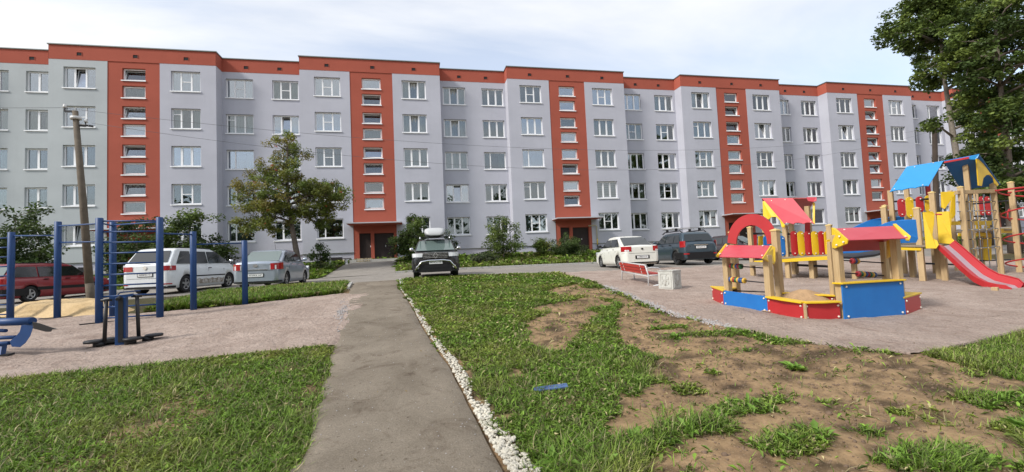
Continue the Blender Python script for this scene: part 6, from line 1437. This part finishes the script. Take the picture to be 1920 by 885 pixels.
slab(pc, 'roof_panel', [Pd(1769, 302, 14.5), Pd(1836, 289.5, 14.0), Pd(1876, 346, 14.7), Pd(1802, 356, 15.2)], .025, M_PB, 0); slab(pc, 'ridge_trim', [Pd(1770, 303, 14.45), Pd(1818, 293.5, 14.1), Pd(1818, 297.5, 14.1), Pd(1770, 306, 14.45)], .03, M_PR)
slab(pc, 'ridge_cap', [Pd(1817, 294, 14.0), Pd(1836, 288.5, 13.9), Pd(1833, 296, 13.9), Pd(1827, 299.5, 13.95), Pd(1818, 299, 14.0)], .05, M_PBL)
gp_ = [(1830, 298), (1836, 298), (1872, 346), (1869, 349), (1865, 344), (1862, 334), (1856, 328), (1849, 328), (1843, 334), (1841, 345), (1840, 349), (1834, 348)]
slab(pc, 'gable_panel', [Pd(a, b, 14.1+(a-1830)*.01) for a, b in gp_], .03, M_PY)
# slide chute
lft = [(1757, 456, 13.0), (1775, 473, 12.75), (1800, 497, 12.4), (1824, 517, 12.0), (1846, 528, 11.7), (1868, 533, 11.45), (1885, 535, 11.3), (1896, 541, 11.2)]
rgt = [(1790, 450, 13.3), (1808, 464, 13.05), (1832, 485, 12.7), (1853, 502, 12.35), (1874, 513, 12.05), (1896, 518, 11.8), (1911, 522, 11.6), (1920, 530, 11.5)]
Lp = [Pd(*p)-PC for p in lft]; Rp = [Pd(*p)-PC for p in rgt]; mb = MB(); dn = Vector((0, 0, -.17)); mt = MB()
for i in range(len(Lp)-1):
    for A, inw in ((Lp, (Rp[i]-Lp[i]).normalized()), (Rp, (Lp[i]-Rp[i]).normalized())):
        a, b = A[i], A[i+1]; t = inw*.035
        for q in ((a, b, b+dn, a+dn), (a+t, b+t, b+t+dn, a+t+dn), (a, b, b+t, a+t), (a+dn, b+dn, b+t+dn, a+t+dn)): mb.poly(q, 0)
    w0, w1 = (Rp[i]-Lp[i]), (Rp[i+1]-Lp[i+1]); d0 = Vector((0, 0, -.115)); pr = []
    for t in (.06, .36, .64, .94): pr.append((Lp[i]+w0*t+d0+Vector((0, 0, .09 if t in (.06, .94) else 0)), Lp[i+1]+w1*t+d0+Vector((0, 0, .09 if t in (.06, .94) else 0))))
    for k in range(3): (mt if k == 1 else mb).poly([pr[k][0], pr[k][1], pr[k+1][1], pr[k+1][0]], 0, True)
for A in (Lp, Rp):
    for e in (0, -1): a = A[e]; mb.quad(a, a+Vector((.03, .01, 0)), a+Vector((.03, .01, 0))+dn, a+dn)
ch = mb.build('slide', M_PR, pc); mt.build('slide_bed', mat('pink_sheen_steel', (.52, .36, .38), .32, metal=.6, var=.1, vscale=3), ch)  # steel strip; the pale pink sheen down the bed is put into its colour
b = G(1866, 546); post(pc, b, gzf(b.x, b.y)+.10, .12, .3, False, 'slide_foot')
# net wall with beam and ropes
for px, top, d in ((1801, 352, 14.1), (1871, 343, 14.75)): b = Pd(px-(0 if px < 1850 else 10), top, d); post(pc, b, b.z, .14, .35)
b = Pd(1895, 343, 14.95); post(pc, b, b.z, .14, .35)
bA, bB = Pd(1792, 361, 14.05), Pd(1864, 358, 14.65); mb = MB(); mb.beam(bA-PC, bB-PC, .09, .12); mb.build('top_beam', M_WOOD, pc, .006)
nA, nB = Vector((bA.x, bA.y, 0)), Vector((bB.x, bB.y, 0)); zg = gzf(bB.x, bB.y); z1 = bA.z
for k in range(6):
    zz = z1-.30-.30*k; rod(pc, Vector((nA.x, nA.y, zz)), Vector((nB.x, nB.y, zz+.02)), .013, M_ROPE if k % 2 else M_ROPEB, 'net_rope')
for k in range(5):
    t = .12+.19*k; p = nA.lerp(nB, t); rod(pc, Vector((p.x, p.y, z1-.05)), Vector((p.x, p.y, zg+.25)), .011, M_ROPE, 'net_rope')
    for j in range(6):
        mb = MB(); mb.ball(Vector((p.x, p.y, z1-.30-.30*j))-PC, .026, 7, 4); mb.build('rope_joint', M_CAP, pc)
# second platform behind the net
for (x0, x1, y0, y1, d0, d1, m_) in ((1782, 1858, 415, 422, 15.2, 15.6, M_PY), (1797, 1856, 437, 443, 14.9, 15.3, M_PY), (1868, 1902, 429, 437, 15.0, 15.3, M_PY), (1845, 1858, 440, 488, 15.6, 15.6, M_PY)):
    slab(pc, 'deck_beam', [Pd(x0, y0, d0), Pd(x1, y0-1, d1), Pd(x1, y1, d1), Pd(x0, y1, d0)], .05, m_)
slab(pc, 'deck', [Pd(1790, 436, 15.0), Pd(1902, 430, 15.1), Pd(1898, 426, 16.4), Pd(1795, 431, 16.4)], .05, M_DECK)
for px, c in ((1843, M_PR), (1854, M_PR)): picket(px, 368, 404, 15.8, 9, c)
slab(pc, 'side_panel', [Pd(1808, 374, 15.9), Pd(1824, 374, 15.9), Pd(1824, 391, 15.9), Pd(1808, 391, 15.9)], .03, M_PY); picket(1852, 420, 436, 15.7, 10, M_PY); picket(1836, 420, 438, 15.7, 9, M_PY)
for px, d in ((1840, 16.2), (1792, 16.0)): ppost(px, 356, d, .12, False)
rod(pc, Pd(1806, 384, 15.0), Pd(1895, 376, 15.1), .025, M_ROPEB, 'rail'); rod(pc, Pd(1800, 407, 14.9), Pd(1868, 404, 15.0), .025, M_ROPEB, 'rail'); rod(pc, Pd(1800, 490, 15.6), Pd(1895, 487, 15.6), .025, M_ROPEB, 'ground_tube'); rod(pc, Pd(1735, 494, 14.2), Pd(1790, 496, 15.0), .03, M_ROPEB, 'ground_tube')
# red spiral climber at the right edge
rod(pc, Pd(1865, 357.5, 14.6), Pd(1960, 347, 14.2), .03, M_PR, 'red_bar'); rod(pc, Pd(1890, 361, 14.9), Pd(1960, 352, 14.9), .025, M_PR, 'red_bar')
c0 = Pd(1940, 500, 14.2); zz0, zz1 = gzf(c0.x, c0.y), Pd(1940, 350, 14.2).z
mb = MB(); mb.tube([Vector((c0.x+.62*math.cos(t), c0.y+.62*math.sin(t), zz0+.1+(zz1-zz0-.1)*t/(2*math.pi*3.4)))-PC for t in np.linspace(0, 2*math.pi*3.4, 110)], .024, 7); mb.build('spiral_tube', M_PR, pc)
rod(pc, Vector((c0.x, c0.y, zz0)), Vector((c0.x, c0.y, zz1)), .035, M_PR, 'spiral_post')
hg = [Pd(1893, 392, 14.85), Pd(1889.5, 397, 14.8), Pd(1889.5, 409, 14.8), Pd(1894, 414, 14.85)]
mb = MB(); mb.tube([p-PC for p in hg], .022, 7); mb.build('hand_grip', M_PR, pc)

def grit(i):
    y = 2.6+13*random.random()**1.5; x = float(path_c(y))+random.uniform(-.95, .95)*float(path_w(y)); return (x, y, gzf(x, y)+.022, random.uniform(.003, .009), random.uniform(0, 6))
tag(stones_joined('path_grit', scatter(grit, 500), gprotos, None, M_GST), 'loose grit lying on the asphalt footpath', 'grit')
# fallen leaves and twigs on path and sand
n = 420; lx = RNG.uniform(-6, 14, n); ly = 2.8+13*RNG.random(n)**1.3; k = on_hard(lx, ly); lx, ly = lx[k], ly[k]
V, F, C = rosette(lx, ly, RNG.uniform(.025, .06, len(lx)), np.array([[.22, .16, .06]])*RNG.uniform(.4, 1.5, (len(lx), 1)), zf=lambda x, y: gz(x, y)+.035)
tag(np_mesh('leaf_litter', V, F, M_BLADE, colors=C), 'dry leaves scattered over the footpath and sand', 'leaves', kind='stuff')
